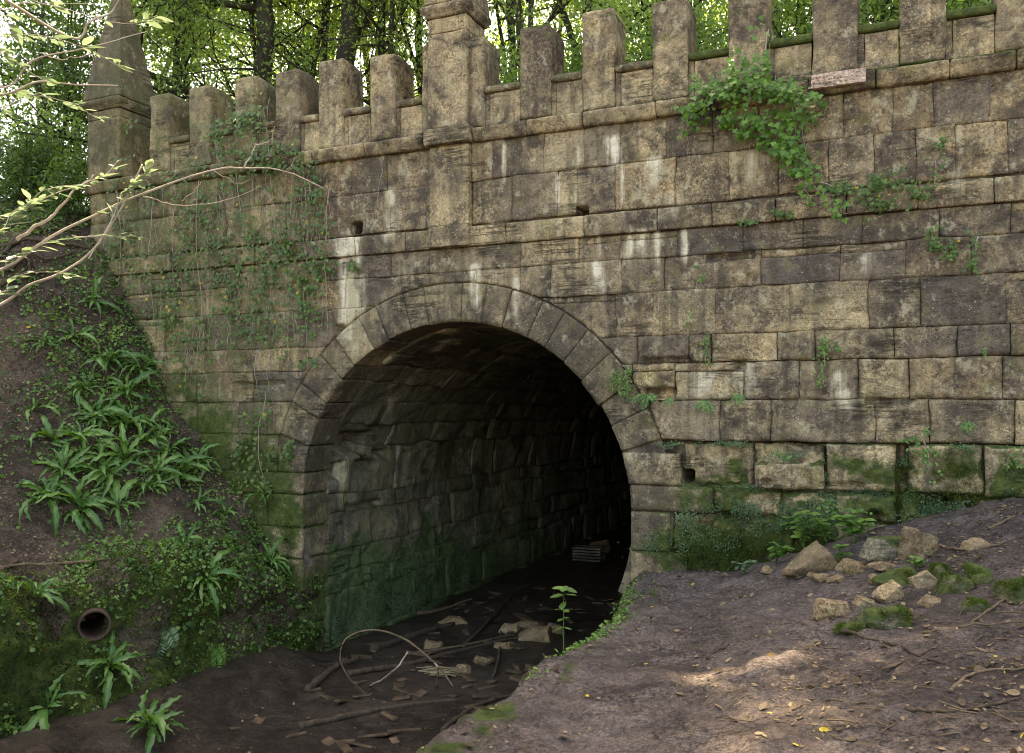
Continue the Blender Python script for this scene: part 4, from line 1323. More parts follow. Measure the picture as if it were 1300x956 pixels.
ivy('bright_ivy', 'bright green ivy clump spilling over the cornice beside the pink plaque',
    [(915, 130, 22, 18, 260), (945, 118, 25, 16, 240), (985, 120, 25, 12, 220), (1010, 128, 20, 12, 170), (890, 145, 16, 8, 110), (985, 165, 30, 14, 170), (1010, 195, 20, 22, 200), (985, 190, 18, 12, 90), (960, 160, 20, 12, 110), (1030, 150, 10, 14, 60), (1018, 225, 10, 8, 50), (940, 150, 18, 10, 80), (975, 75, 5, 30, 70), (948, 90, 8, 10, 40), (880, 110, 10, 12, 40), (865, 165, 12, 8, 20)],
    [[(1000, 110), (1010, 160), (1005, 215), (1040, 265)], [(960, 100), (1000, 170), (1020, 240)], [(975, 40), (972, 90), (985, 130)], [(940, 65), (955, 100), (975, 125)], [(1030, 235), (1060, 265), (1075, 272)]],
    M['ivybright'], anchor=(985, 150), hang=1, lsize=(0.03, 0.068), proud=0.12)
ivy('ivy', 'thin dark ivy strand trailing along the string course below the plaque',
    [(1065, 240, 18, 8, 50), (1100, 240, 20, 10, 60), (1140, 235, 20, 10, 80), (1160, 250, 14, 8, 60), (1110, 260, 25, 8, 60), (995, 268, 8, 8, 40), (970, 285, 14, 5, 25), (1190, 190, 8, 10, 24)], [[(1035, 232), (1080, 240), (1130, 238), (1180, 250)], [(1090, 270), (1150, 262), (1185, 235), (1188, 200)]], M['ivy'], anchor=(1110, 250), lsize=(0.022, 0.045))
ivy('ivy', 'small dark ivy strand on the upper right wall blocks with one red leaf',
    [(1185, 300, 8, 8, 34), (1195, 315, 10, 6, 30), (1210, 325, 8, 6, 20), (1236, 335, 8, 8, 34)], [[(1178, 295), (1195, 315), (1215, 328)], [(1240, 300), (1236, 340)]], M['ivy'], anchor=(1205, 318), lsize=(0.022, 0.042))
ivy('creeping_plant', 'bright tuft of small leaved plant growing from the arch ring',
    [(790, 478, 9, 10, 230), (798, 490, 6, 10, 80), (793, 500, 4, 6, 30)], [[(795, 470), (798, 500)]], M['herb'], cat='wall plant', group='small plants on the wall', anchor=(792, 480), lsize=(0.012, 0.024), tpl=DISC)
ivy('creeping_plant', 'narrow strip of small leaved plant on the blocks left of the plus shaped white stain',
    [(1045, 440, 4, 14, 70), (1060, 435, 5, 5, 20), (1043, 470, 3, 10, 20), (1042, 488, 3, 6, 16)], [[(1047, 425), (1044, 490)]], M['herb'], cat='wall plant', group='small plants on the wall', anchor=(1045, 450), lsize=(0.014, 0.028), tpl=DISC)
ivy('creeping_plant', 'narrow strip of small leaves hanging on the blocks right of the arch ring',
    [(897, 445, 4, 14, 60), (892, 352, 5, 8, 26), (880, 340, 5, 4, 14), (875, 400, 5, 10, 24), (1250, 440, 2, 10, 14)], [[(898, 430), (896, 462)]], M['herb'], cat='wall plant', group='small plants on the wall', anchor=(895, 420), lsize=(0.012, 0.026), tpl=DISC)
ivy('creeping_plant', 'green weeds sprouting on the mossy blocks low on the right of the wall',
    [(1175, 580, 10, 16, 70), (1165, 555, 14, 4, 20), (1085, 652, 14, 8, 60), (1055, 640, 20, 10, 70), (1000, 575, 10, 3, 20), (1290, 570, 14, 14, 60)], [[(1175, 560), (1178, 600)]], M['herb'], cat='wall plant', group='small plants on the wall', anchor=(1150, 600), lsize=(0.014, 0.032), tpl=DISC)

# pinnate ferns on the wall
def pinnate(acc, base, dirv, nrm, L, n=13, wid=0.26):
    dirv, nrm = unit(np.asarray(dirv, float)), unit(np.asarray(nrm, float))
    g = np.linspace(0.08, 1, n)
    rach = base + dirv * L * g[:, None] - np.array([0, 0, 0.28 * L]) * (g ** 2)[:, None]
    tg = unit(np.gradient(rach, axis=0))
    side = unit(np.cross(tg, nrm))
    w = L * wid * np.sin(PI * np.clip(g * 0.9 + 0.08, 0, 1)) ** 0.8
    for s in (-1, 1):
        al = side * s + tg * 0.45
        leaves(acc, NARROW, rach, al, np.tile(nrm, (n, 1)) + RG.normal(size=(n, 3)) * 0.12, w + 0.004)
    return rach

def wall_fern(px, py, L, k, label, group='small ferns on the wall', spread=1.0, mat='fern', basept=None, nrm=None):
    p = onwall(px, py) if basept is None else np.asarray(basept, float)
    root = empty('fern', tuple(p))
    tag(root, label, 'fern', group)
    for i in range(k):
        a = -PI / 2 + (i - (k - 1) / 2) * spread + RG.normal() * 0.12
        d = np.array([math.cos(a), -0.55, math.sin(a) + 0.35])
        acc = Acc()
        R_ = pinnate(acc, p + np.array([0, -0.01, 0]), d, np.array([0, -0.9, 0.5]), L * RG.uniform(0.75, 1.1))
        tube(acc, R_, 0.0015, 4, (0.3, 0.5, 0.5), cap=False)
        rebase(acc.build('frond', M[mat], root), p)
    return root
wall_fern(822, 500, 0.20, 3, 'small drooping fern under the undercut block beside the arch ring', spread=0.8)
wall_fern(852, 503, 0.13, 2, 'short fern sprig right beside the drooping fern by the arch ring', spread=0.9)
wall_fern(896, 508, 0.16, 3, 'small fern hanging below a joint two blocks right of the arch ring', spread=0.5)
wall_fern(940, 500, 0.13, 3, 'pale fan shaped fern at the lower corner of an undercut block', spread=0.5)
wall_fern(1228, 535, 0.12, 3, 'little fern tuft near the right edge above the thick moss', spread=0.6)
p0, n0, d0 = cast(GROUND, 278, 832)
wall_fern(0, 0, 0.30, 5, 'feathery fern on the mossy lower bank right of the pipe', 'feathery ferns on the bank', 0.55, basept=p0 + [0, -0.02, 0.10])
p0, n0, d0 = cast(GROUND, 215, 805)
wall_fern(0, 0, 0.34, 6, 'blue green feathery fern lying across the mossy lower bank', 'feathery ferns on the bank', 0.5, mat='bluemoss', basept=p0 + [0, -0.02, 0.06])

# ---- hart's tongue ferns
def strap(L, wd, arch, seed):
    rg = np.random.default_rng(seed)
    n = 16
    g = np.linspace(0, 1, n)
    ang = 1.15 - arch * g * 1.9
    st = L / n
    yy = np.cumsum(np.cos(ang)) * st
    zz = np.cumsum(np.sin(ang)) * st
    w = wd * (0.10 + 0.95 * sstep(0.05, 0.28, g)) * (1 - sstep(0.62, 1.02, g) * 0.93)
    cols = np.array([-1, -0.5, 0, 0.5, 1.0])
    V = np.zeros((n, 5, 3))
    ph = rg.random() * 6
    for j, c in enumerate(cols):
        V[:, j, 0] = c * w / 2 * (1 + 0.20 * np.sin(g * 34 + ph + c * 2))
        V[:, j, 1] = yy
        V[:, j, 2] = zz + abs(c) * 0.20 * w + 0.010 * abs(c) * np.sin(g * 30 + ph * c)
    V[:, :, 0] += (rg.normal() * 0.16 * L) * (g ** 2)[:, None]
    tt_ = np.tile(np.array([0.7 * rg.random(), 0.5, 0.5]), (n * 5, 1))
    tt_[:, 0] += np.where(np.tile(np.abs(cols) < 0.1, n), 0.35, 0)
    a = Acc()
    a.add(V.reshape(-1, 3), grid_faces(n, 5), tt_)
    return a
FRONDS = []
for i in range(7):
    o = strap([0.34, 0.42, 0.48, 0.38, 0.52, 0.30, 0.45][i], [0.050, 0.056, 0.062, 0.055, 0.06, 0.048, 0.066][i], [0.95, 1.05, 1.15, 0.8, 1.2, 0.9, 1.0][i], 50 + i).build('frond', M['fern'])
    FRONDS.append(o.data)
    bpy.data.objects.remove(o)

HF = [  # px, py, scale, fronds, label
    (140, 462, 1.1, 13, 'large strap leaved fern high on the bank against the wall'),
    (118, 385, 0.9, 8, 'strap leaved fern highest on the bank below the wall end'),
    (165, 500, 1.0, 10, 'strap leaved fern on the bank just under the large high one'),
    (158, 545, 1.25, 12, 'strap leaved fern with long fronds reaching right over the bare soil'),
    (100, 560, 1.0, 8, 'strap leaved fern left of the long fronded one, on the leaf strewn slope'),
    (80, 600, 1.2, 12, 'strap leaved fern in the left middle of the fern cluster'),
    (130, 605, 1.15, 13, 'strap leaved fern in the thick of the cluster on the mid bank'),
    (105, 650, 1.25, 14, 'big strap leaved fern lowest in the cluster, above the bare ledge'),
    (230, 605, 1.15, 14, 'strap leaved fern nearest the arch on the right side of the cluster'),
    (215, 575, 0.9, 8, 'strap leaved fern tucked behind the one nearest the arch'),
    (45, 520, 0.8, 6, 'small strap leaved fern on the upper left slope'),
    (45, 758, 1.0, 8, 'strap leaved fern drooping over the mossy ledge at the far left'),
    (262, 738, 1.05, 9, 'strap leaved fern hanging on the mossy face between pipe and arch'),
    (345, 712, 0.85, 9, 'strap leaved fern at the corner where the bank meets the arch'),
    (140, 848, 1.1, 11, 'strap leaved fern at the foot of the mossy face below the pipe'),
    (338, 628, 0.7, 5, 'narrow strap leaved fern growing on the wall base left of the arch'),
    (190, 925, 1.1, 10, 'strap leaved fern low in the channel below the feathery ferns'),
    (60, 900, 1.0, 9, 'strap leaved fern at the lower left corner of the mossy face'),
    (285, 655, 0.7, 6, 'small strap leaved fern on the bare soil close to the arch'),
    (70, 560, 1.0, 10, 'fern at the left edge of the cluster with fronds pointing down the slope'),
    (125, 530, 1.0, 11, 'fern between the high ferns and the long fronded one'),
    (190, 540, 0.9, 9, 'fern close to the wall above the one nearest the arch'),
    (160, 585, 1.1, 12, 'fern right of the thick of the cluster on the mid bank'),
    (60, 635, 1.0, 10, 'fern at the lower left of the cluster beside the leaf litter'),
    (150, 645, 1.0, 11, 'fern just right of the big lowest one'),
    (190, 620, 0.95, 9, 'fern between the big lowest one and the one nearest the arch'),
    (180, 470, 1.0, 11, 'fern high on the bank whose fronds touch the wall ivy'),
    (95, 430, 0.9, 8, 'fern on the upper bank left of the large high one'),
    (255, 590, 0.85, 9, 'fern overhanging the wall base on the right of the cluster'),
    (110, 495, 0.95, 9, 'fern on the upper bank below the large high one'),
    (250, 640, 0.8, 8, 'short fern below the one nearest the arch'),
]
for k in range(20):
    HF.append((RG.normal(150, 60), RG.normal(560, 70), RG.uniform(0.55, 0.85), int(RG.integers(5, 10)), 'small young strap leaved fern growing between the larger ones of the mid bank patch'))
for i, (px, py, sc, nf, lab) in enumerate(HF):
    p, nr, d = cast([bvh_bank, bvh_bed], px, py)
    if d == 9.0 or p[1] > -0.12:      # beyond the bank's edge: rooted in the wall joint instead
        if lab.startswith('small young'):
            continue
        p = onwall(px, py)
        p[1] = -0.03
        nr = np.array([0, -0.8, 0.6])
    root = empty('strap_leaved_fern', tuple(p - nr * 0.03))
    tag(root, lab, 'fern', 'strap leaved ferns on the bank')
    up = unit(nr * 0.55 + np.array([0, -0.25, 0.75]))
    down = nr - up * np.dot(nr, up)
    da = math.atan2(down[1], down[0])
    nf = int(nf * 2.0)
    for k in range(nf):
        o = bpy.data.objects.new('frond', FRONDS[int(RG.integers(7))])
        COL.objects.link(o)
        o.parent = root
        a = 2 * PI * (k + RG.uniform(-0.6, 0.6)) / nf
        q = Vector((0, 0, 1)).rotation_difference(Vector(up))
        from mathutils import Quaternion
        q = q @ Quaternion((0, 0, 1), a) @ Quaternion((1, 0, 0), RG.normal() * 0.26 + 0.02) @ Quaternion((0, 1, 0), RG.normal() * 0.3)
        o.rotation_mode = 'QUATERNION'
        o.rotation_quaternion = q
        s = 1.12 * sc * RG.uniform(0.5, 1.2)
        o.scale = (s * RG.uniform(0.6, 1.0), s, s)

# ---- leafy plants at the wall foot and bank edge
def herb(name, p, h, pairs, leafL, label, mat='herb', lean=(0, 0), cat='plant', tpl=OVAL, group=None, nst=1):
    root = empty(name, tuple(p))
    tag(root, label, cat, group)
    for q in range(nst):
        ln = np.array(lean) + (RG.normal(size=2) * 0.3 if nst > 1 else 0)
        hh = h * (RG.uniform(0.6, 1.1) if nst > 1 else 1)
        P = smooth_path([p, p + [ln[0] * hh * 0.4, ln[1] * hh * 0.4, hh * 0.55], p + [ln[0] * hh, ln[1] * hh, hh]], 12, 0.008, q)
        a = Acc()
        tube(a, P, np.linspace(0.004, 0.0015, 12), 5, (0.4, 0.5, 0.5))
        rebase(a.build('stem', M['herb'], root), p)
        lv = Acc()
        for k in range(pairs):
            f = 0.25 + 0.75 * (k + 1) / pairs
            b = np.array([np.interp(f, np.linspace(0, 1, 12), P[:, c]) for c in range(3)])
            az = k * PI / 2 + RG.normal() * 0.3
            m = 2 if k < pairs - 1 else 4
            an_ = az + np.arange(m) * 2 * PI / m
            al = np.c_[np.cos(an_), np.sin(an_), np.full(m, -0.15) + RG.normal(size=m) * 0.2]
            leaves(lv, tpl, np.tile(b, (m, 1)), al, np.tile([0, -0.3, 1.0], (m, 1)) + RG.normal(size=(m, 3)) * 0.2, leafL * RG.uniform(0.65, 1.05, m))
        rebase(lv.build('foliage', M[mat], root), p)
    return root
p, _, _ = rooted([bvh_path], 713, 806)
herb('nettle', p, 0.46, 6, 0.095, 'tall thin nettle on the edge of the towpath above the channel', tpl=OVAL, cat='weed')
p, _, _ = rooted([bvh_path], 777, 760)
herb('seedling', p, 0.17, 3, 0.05, 'small seedling on the towpath edge in front of the dark tunnel', cat='weed')
for px, py, h, n, L, ns, lab, mt in ((1020, 690, 0.36, 5, 0.11, 5, 'leafy green clump at the wall foot behind the big tan stone', 'herb'), (1085, 690, 0.30, 5, 0.12, 4, 'broad leaved plant at the wall foot left of the tan block', 'herb'),
                                 (943, 730, 0.15, 4, 0.07, 3, 'pale grey green weed in front of the wall moss', 'bluemoss'), (985, 715, 0.2, 4, 0.08, 4, 'low green weed left of the big tan stone', 'herb'), (1065, 715, 0.15, 4, 0.07, 3, 'low weed between the big tan stone and the flat slab', 'herb'),
                                 (1165, 722, 0.09, 3, 0.07, 3, 'tiny bright green weed among the mossy stones', 'herb'), (1045, 655, 0.3, 5, 0.10, 4, 'green plant sprouting from the moss above the big tan stone', 'herb')):
    p, _, _ = rooted([bvh_path], px, py)
    p[1] = min(p[1], -0.06)
    herb('wall_foot_plant', p, h, n, L, lab, mt, group='weeds at the wall foot', nst=ns)

# ================================================================== scatter on terrain
def sample_mesh(V, Q, n):
    a, b, c, d = (V[Q[:, k]] for k in range(4))
    ar = np.linalg.norm(np.cross(b - a, d - a), axis=1)
    i = RG.choice(len(Q), n, p=ar / ar.sum())
    s, t = RG.random(n)[:, None], RG.random(n)[:, None]
    P = (a[i] * (1 - s) + b[i] * s) * (1 - t) + (d[i] * (1 - s) + c[i] * s) * t
    N = unit(np.cross(b[i] - a[i], d[i] - a[i]))
    N[N[:, 2] < 0] *= -1
    return P, N, i

def seen(P, m=40):
    d = P - CAM
    dep = d @ np.array([-SN, CS, 0])
    xr = d @ np.array([CS, SN, 0])
    px = CX + F * xr / np.maximum(dep, 0.1)
    py = HY - F * d[:, 2] / np.maximum(dep, 0.1)
    return (dep > 0.5) & (px > -150) & (px < 1450) & (py > -200) & (py < 1100), px, py

# moss on the bank's lower face
P, N, qi = sample_mesh(BANK_V, bq, 700000)
ok, px, py = seen(P)
tq = BANK_T[bq[qi, 0]]
dn = fbm(P, 1.4, 4, 71)
fine_ = fbm(P, 7, 3, 72)
pr = np.clip(sstep(2.7, 2.1, tq) * sstep(-0.5, 0.1, dn + 0.5 * fine_ + 0.25) + 0.5 * sstep(-1.0, -0.1, P[:, 1]) * sstep(4.0, 3.2, tq) * sstep(0, .3, dn), 0, 1)
ok &= RG.random(len(P)) < pr * 0.5
P, N, tq = P[ok], N[ok], tq[ok]
m = len(P)
ms = Acc()
cl = fbm(P, 1.7, 4, 73)
al = unit(N + RG.normal(size=(m, 3)) * 0.55 + [0, 0, -0.35])
leaves(ms, RHOMB, P - N * 0.006, al, RG.normal(size=(m, 3)), RG.uniform(0.014, 0.042, m), np.c_[np.clip(0.30 + 0.9 * cl + 1.1 * fbm(P, 6.5, 3, 74) + RG.normal(size=m) * 0.2, 0, 1), RG.random((m, 2))])
tag(ms.build('moss', M['moss'], smooth=False), 'deep green moss clothing the lower face of the bank', 'moss', kind='stuff')

# ground ivy and small leaves on the bank
P, N, qi = sample_mesh(BANK_V, bq, 230000)
ok, px, py = seen(P)
tq = BANK_T[bq[qi, 0]]
dn = fbm(P, 1.5, 4, 81) + 0.4 * fbm(P, 6, 3, 82)
band = np.exp(-((tq - 2.2) / 0.45) ** 2) * 0.9 * sstep(-9.4, -8.0, P[:, 0] + 0.0 * P[:, 1]) + 0.75 * np.exp(-((px - 140) / 110) ** 2 - ((py - 470) / 70) ** 2) + 0.4 * np.exp(-((px - 210) / 80) ** 2 - ((py - 640) / 70) ** 2) + 0.35 * np.exp(-((px - 360) / 40) ** 2 - ((py - 760) / 90) ** 2) + 0.25 * np.exp(-((px - 60) / 90) ** 2 - ((py - 370) / 60) ** 2) + 0.55 * (tq < 2) * sstep(0.0, 0.35, fbm(P, 1.1, 3, 84)) + 0.16 + 0.5 * np.exp(-((px - 60) / 90) ** 2 - ((py - 300) / 45) ** 2) + 0.9 * np.exp(-((px - 240) / 110) ** 2 - ((py - 735) / 40) ** 2)
ok &= RG.random(len(P)) < np.clip(band * sstep(-0.35, 0.1, dn) * 1.25, 0, 1) * 0.9
P, N = P[ok], N[ok]
m = len(P)
gi = Acc()
al = unit(RG.normal(size=(m, 3)) + [0.2, -0.5, -0.5])
off_ = P + N * RG.uniform(0.0, 0.07, m)[:, None]
nn_ = N + RG.normal(size=(m, 3)) * 0.45 + [0, -0.2, 0.3]
kind_ = fbm(P, 2.0, 3, 85) + RG.normal(size=m) * 0.12
sz_ = 0.012 + 0.04 * RG.random(m) ** 1.8
tn_ = np.c_[np.clip(0.35 + 0.9 * fbm(P, 3.0, 3, 86) + RG.normal(size=m) * 0.25, 0, 1), RG.random((m, 2))]
for tp_, mk_, k_ in ((DISC, kind_ < 0.05, 1.0), (IVY, (kind_ >= 0.05) & (kind_ < 0.25), 1.1), (OVAL, kind_ >= 0.25, 1.3)):
    leaves(gi, tp_, off_[mk_], al[mk_], nn_[mk_], sz_[mk_] * k_, tn_[mk_])
# fringe along the edge of the path
ye = RG.uniform(-4.6, -0.3, 2600)
xe = xedge(ye) + RG.normal(size=2600) * 0.09 - 0.02
ok_ = fbm(np.c_[xe, ye, ye * 0], 1.6, 3, 87) + 0.3 * fbm(np.c_[xe, ye, ye * 0], 7, 2, 88) > 0.02
xe, ye = xe[ok_], ye[ok_]
ze = gz(xe, ye) + RG.uniform(0.0, 0.035, len(xe))
m2 = len(xe)
leaves(gi, OVAL, np.c_[xe, ye, ze], unit(RG.normal(size=(m2, 3)) + [-0.4, -0.3, 0.2]), RG.normal(size=(m2, 3)) * 0.5 + [0, -0.2, 0.9], RG.uniform(0.012, 0.042, m2))
tag(gi.build('ground_cover', M['herb']), 'small leaved creeping plants over the bank', 'ground cover', kind='stuff')

tm = Acc()
nm = 26000
ym, zm = 0.6 + 6.5 * RG.random(nm) ** 1.6, RG.uniform(-1.42, 0.1, nm)
pm = np.c_[np.full(nm, UC - RI), ym, zm]
okm = (fbm(pm, 1.5, 4, 8) + 0.35 * fbm(pm, 6, 3, 9) - 0.55 * (zm + 0.7) > -0.08)
pm = pm[okm]
nm = len(pm)
hm = lining_bvh = None
dgl = [o for o in portal.children if o.name.startswith('tunnel_lining')][0]
lv_ = np.empty(len(dgl.data.vertices) * 3, np.float32)
dgl.data.vertices.foreach_get('co', lv_)
lv_ = lv_.reshape(-1, 3) + np.array([-4.7, 0, 0])
near = [tuple(p.vertices) for p in dgl.data.polygons if lv_[p.vertices[0], 0] < UC - 1.6 and lv_[p.vertices[0], 1] < 8]
bl = BVHTree.FromPolygons([tuple(v) for v in lv_], near)
keep = []
for q in pm:
    h_ = bl.ray_cast(Vector((UC, q[1], q[2])), Vector((-1, 0, 0)))
    if h_[0] is not None:
        keep.append(tuple(h_[0]))
pm = np.array(keep)
nm = len(pm)
alm = unit(np.c_[0.6 + RG.normal(size=nm) * 0.3, RG.normal(size=nm) * 0.6, -0.4 + RG.normal(size=nm) * 0.5])
leaves(tm, RHOMB, pm, alm, np.c_[np.ones(nm), RG.normal(size=nm) * 0.4, 0.5 + RG.normal(size=nm) * 0.4], RG.uniform(0.012, 0.034, nm), np.c_[np.clip(0.45 + 0.8 * fbm(pm, 4, 3, 10) + RG.normal(size=nm) * 0.2, 0, 1), RG.random((nm, 2))])
tag(tm.build('tunnel_moss', M['bluemoss'], smooth=False), 'soft green moss on the lower stones just inside the tunnel mouth', 'moss', kind='stuff')

# dead leaves, chips and twigs on bank and path
lt = Acc()
P, N, qi = sample_mesh(BANK_V, bq, 30000)
ok, px, py = seen(P)
tq = BANK_T[bq[qi, 0]]
ok &= (RG.random(len(P)) < 0.8 * sstep(1.9, 2.6, tq) * sstep(-0.4, 0.3, fbm(P, 1.3, 3, 91)))
Pa, Na = P[ok], N[ok]
P, N, qi = sample_mesh(gv, gq, 520000)
ok, px, py = seen(P)
ok &= (P[:, 0] > xedge(P[:, 1]) - 0.05) & (RG.random(len(P)) < (0.25 + 0.6 * sstep(-1.1, 0.8, P[:, 0])) * (0.35 + 1.3 * sstep(-0.1, 0.4, fbm(P, 2.2, 3, 96)))) & (RG.random(len(P)) < 0.7)
Pb, Nb = P[ok], N[ok]
P, N, qi = sample_mesh(bv, cq, 9000)
ok = (P[:, 0] > -6.6) & (P[:, 0] < -2.6) & (P[:, 1] < 8) & (RG.random(len(P)) < 0.25)
P = np.concatenate([Pa, Pb, P[ok]])
N = np.concatenate([Na, Nb, N[ok]])
m = len(P)
al = unit(np.cross(N, RG.normal(size=(m, 3))) + N * 0.12)
leaves(lt, OVAL, P + N * RG.uniform(0.002, 0.012, m)[:, None], al, N + RG.normal(size=(m, 3)) * 0.3, RG.uniform(0.022, 0.065, m) * np.where(RG.random(m) < 0.8, 0.55, 1.0))
tag(lt.build('leaf_litter', M['litter'], smooth=False), 'scattered dead leaves and chips on bank and path', 'leaf litter', kind='stuff')

db = Acc()
for k in range(150):
    x, y = RG.uniform(-6.4, -2.6), RG.uniform(-2.6, 5.5)
    z = -1.44
    h_ = bvh_bed.ray_cast(Vector((x, y, 3)), Vector((0, 0, -1)))
    if h_[0] is not None:
        z = h_[0][2]
    L, wd_, t_ = RG.uniform(0.04, 0.17), RG.uniform(0.02, 0.06), RG.uniform(0.006, 0.018)
    rbox(db, np.array([x, y, z + t_ * 0.7]), np.array([L, wd_, t_]), t_ * 0.8, 0.04, t_ * 0.7, 18, (RG.random(), RG.random() * 0.5, 0.5), 3000 + k, rot=rotm(RG.normal() * 8, RG.normal() * 8, RG.uniform(0, 180)))
tag(db.build('rubble', M['debris']), 'flat bits of bark, wood and broken stone on the channel mud', 'debris', kind='stuff')

cl_ = Acc()
P, N, qi = sample_mesh(gv, gq, 120000)
ok, px, py = seen(P)
ok &= (P[:, 0] > xedge(P[:, 1])) & (P[:, 1] < -0.2) & (RG.random(len(P)) < 0.22 * sstep(-0.2, 0.4, fbm(P, 1.7, 3, 97)) + 0.02)
for p in P[ok]:
    sz = RG.uniform(0.004, 0.016) * (1.8 if RG.random() < 0.06 else 1)
    v_ = np.array([[0, 0, 1], [0.9, 0, 0.1], [0.28, 0.85, 0.1], [-0.72, 0.53, 0.1], [-0.72, -0.53, 0.1], [0.28, -0.85, 0.1]]) * (1 + RG.normal(size=(6, 3)) * 0.25) * sz * [1.1, 1, 0.65]
    cl_.add(v_ + p - [0, 0, sz * 0.1], np.array([[0, 1, 2], [0, 2, 3], [0, 3, 4], [0, 4, 5], [0, 5, 1]]))
tag(cl_.build('dirt', M['soil'], smooth=False), 'crumbs of dry earth scattered on the path', 'dirt', kind='stuff')

# little twigs
tw = Acc()
for k in range(700):
    if k < 480:
        x, y = RG.uniform(-1.8, 2.2), RG.uniform(-5.4, -0.3)
        if RG.random() > sstep(-1.6, 0.6, x) + 0.15:
            continue
        p = np.array([x, y, float(gz(np.array([x]), np.array([y]))[0]) + 0.012])
    else:
        p, nr, d_ = cast([bvh_bank], RG.uniform(0, 300), RG.uniform(420, 720))
        if d_ == 9.0 or p[1] > -0.05:
            continue
        p = p + nr * 0.015
    a = RG.random() * PI
    L = RG.uniform(0.05, 0.22)
    d = np.array([math.cos(a), math.sin(a), RG.normal() * 0.1])
    tube(tw, smooth_path([p - d * L / 2, p + RG.normal(size=3) * [0.006, 0.006, 0.003], p + d * L / 2], 6), RG.uniform(0.0015, 0.004), 4, (RG.random(), 0.5, 0.5))
tag(tw.build('twig_litter', M['cane']), 'scattered small dead twigs on path and bank', 'twig litter', kind='stuff')

# pebbles
pb_ = Acc()
IC = np.array([[0, 0, 1], [0.9, 0, 0.1], [0.28, 0.85, 0.1], [-0.72, 0.53, 0.1], [-0.72, -0.53, 0.1], [0.28, -0.85, 0.1], [0, 0, -0.7]])
IF = np.array([[0, 1, 2], [0, 2, 3], [0, 3, 4], [0, 4, 5], [0, 5, 1], [6, 2, 1], [6, 3, 2], [6, 4, 3], [6, 5, 4], [6, 1, 5]])
P, N, qi = sample_mesh(gv, gq, 90000)
ok, px, py = seen(P)
wgt = 0.05 + 0.9 * np.exp(-((P[:, 1] + 0.9) / 0.6) ** 2) * sstep(-1.5, -0.6, P[:, 0]) + 0.2 * sstep(-0.6, 0.6, P[:, 0])
ok &= (P[:, 0] > -2.2) & (RG.random(len(P)) < wgt * 0.22)
P = P[ok]
for p in P:
    s = RG.uniform(0.006, 0.02) * (2.0 if RG.random() < 0.08 else 1)
    v = IC * (1 + RG.normal(size=IC.shape) * 0.22) * s * [1.2, 1, 0.6]
    a = RG.random() * 6.28
    c_, s_ = math.cos(a), math.sin(a)
    pb_.add(v @ np.array([[c_, s_, 0], [-s_, c_, 0], [0, 0, 1]]) + p + [0, 0, s * 0.2], IF, (RG.random(), RG.random() * 0.8, 0.5))
tag(pb_.build('gravel', M['rock'], smooth=False), 'small stone rubble strewn on the path by the wall', 'gravel', kind='stuff')

# blue green moss and fronds hanging on the right foot of the wall
wm_ = Acc()
pos = []
for (pxc, pyc, rx, ry, n) in [(900, 692, 45, 20, 1100), (1000, 668, 50, 24, 1900), (960, 645, 60, 10, 1500), (1100, 632, 60, 12, 1500), (1200, 655, 55, 22, 2800), (1050, 660, 40, 24, 1800), (1280, 640, 30, 40, 2200), (860, 565, 22, 4, 400), (930, 563, 22, 4, 300), (1005, 580, 40, 8, 500), (1085, 567, 30, 4, 300), (1147, 590, 6, 22, 350), (1215, 568, 26, 4, 300), (1130, 608, 50, 5, 700), (1040, 605, 30, 6, 500), (985, 617, 60, 3, 600), (1290, 590, 14, 24, 800), (825, 690, 18, 14, 300), (870, 660, 14, 14, 400)]:
    x = RG.normal(pxc, rx * 0.55, n)
    y_ = RG.normal(pyc, ry * 0.55, n)
    pos.append(np.array([onwall(a, b) for a, b in zip(x, y_)]))
pos = np.concatenate(pos)
pos = pos[fbm(pos, 5, 3, 55) > -0.22]
m = len(pos)
bulge = 0.10 * sstep(0.95, 0.3, pos[:, 2]) * (0.6 + fbm(pos, 2.5, 3, 57))
pos[:, 1] = 0.015 - np.abs(RG.normal(size=m)) * 0.02 - np.maximum(0, bulge) * RG.random(m)
al = unit(np.c_[RG.normal(size=m) * 0.8, -0.5 + RG.normal(size=m) * 0.3, -0.5 + RG.normal(size=m) * 0.6])
leaves(wm_, RHOMB, pos, al, np.c_[RG.normal(size=m) * 0.4, -np.ones(m), 0.7 + RG.normal(size=m) * 0.3], RG.uniform(0.010, 0.028, m), np.c_[np.clip(0.4 + 0.7 * fbm(pos, 3, 3, 58) + RG.normal(size=m) * 0.2, 0, 1), RG.random((m, 2))])
tag(wm_.build('wall_moss', M['bluemoss'], smooth=False), 'blue green moss and liverwort hanging on the low right wall blocks', 'moss', kind='stuff')
# darker moss cushions at the same place
wm2 = Acc()
pos = []
for (pxc, pyc, rx, ry, n) in [(900, 700, 50, 22, 5000), (1180, 640, 70, 14, 4000), (1270, 640, 36, 40, 5000), (1060, 600, 24, 12, 1500), (1120, 605, 30, 12, 1500), (1210, 600, 40, 20, 2000), (1000, 690, 60, 18, 3500), (930, 690, 30, 25, 2000), (300, 590, 30, 40, 2500), (330, 650, 30, 30, 3000), (365, 680, 12, 40, 2500), (255, 545, 24, 24, 1200)]:
    x = RG.normal(pxc, rx * 0.55, n)
    y_ = RG.normal(pyc, ry * 0.55, n)
    pos.append(np.array([onwall(a, b) for a, b in zip(x, y_)]))
pos = np.concatenate(pos)
pos = pos[fbm(pos, 4, 3, 65) > -0.15]
m = len(pos)
pos[:, 1] = 0.02 - np.abs(RG.normal(size=m)) * 0.018 - 0.08 * RG.random(m) * sstep(0.9, 0.3, pos[:, 2]) * sstep(-4, -3, pos[:, 0])
al = unit(np.c_[RG.normal(size=m) * 0.5, -0.7 + RG.normal(size=m) * 0.3, -0.5 + RG.normal(size=m) * 0.4])
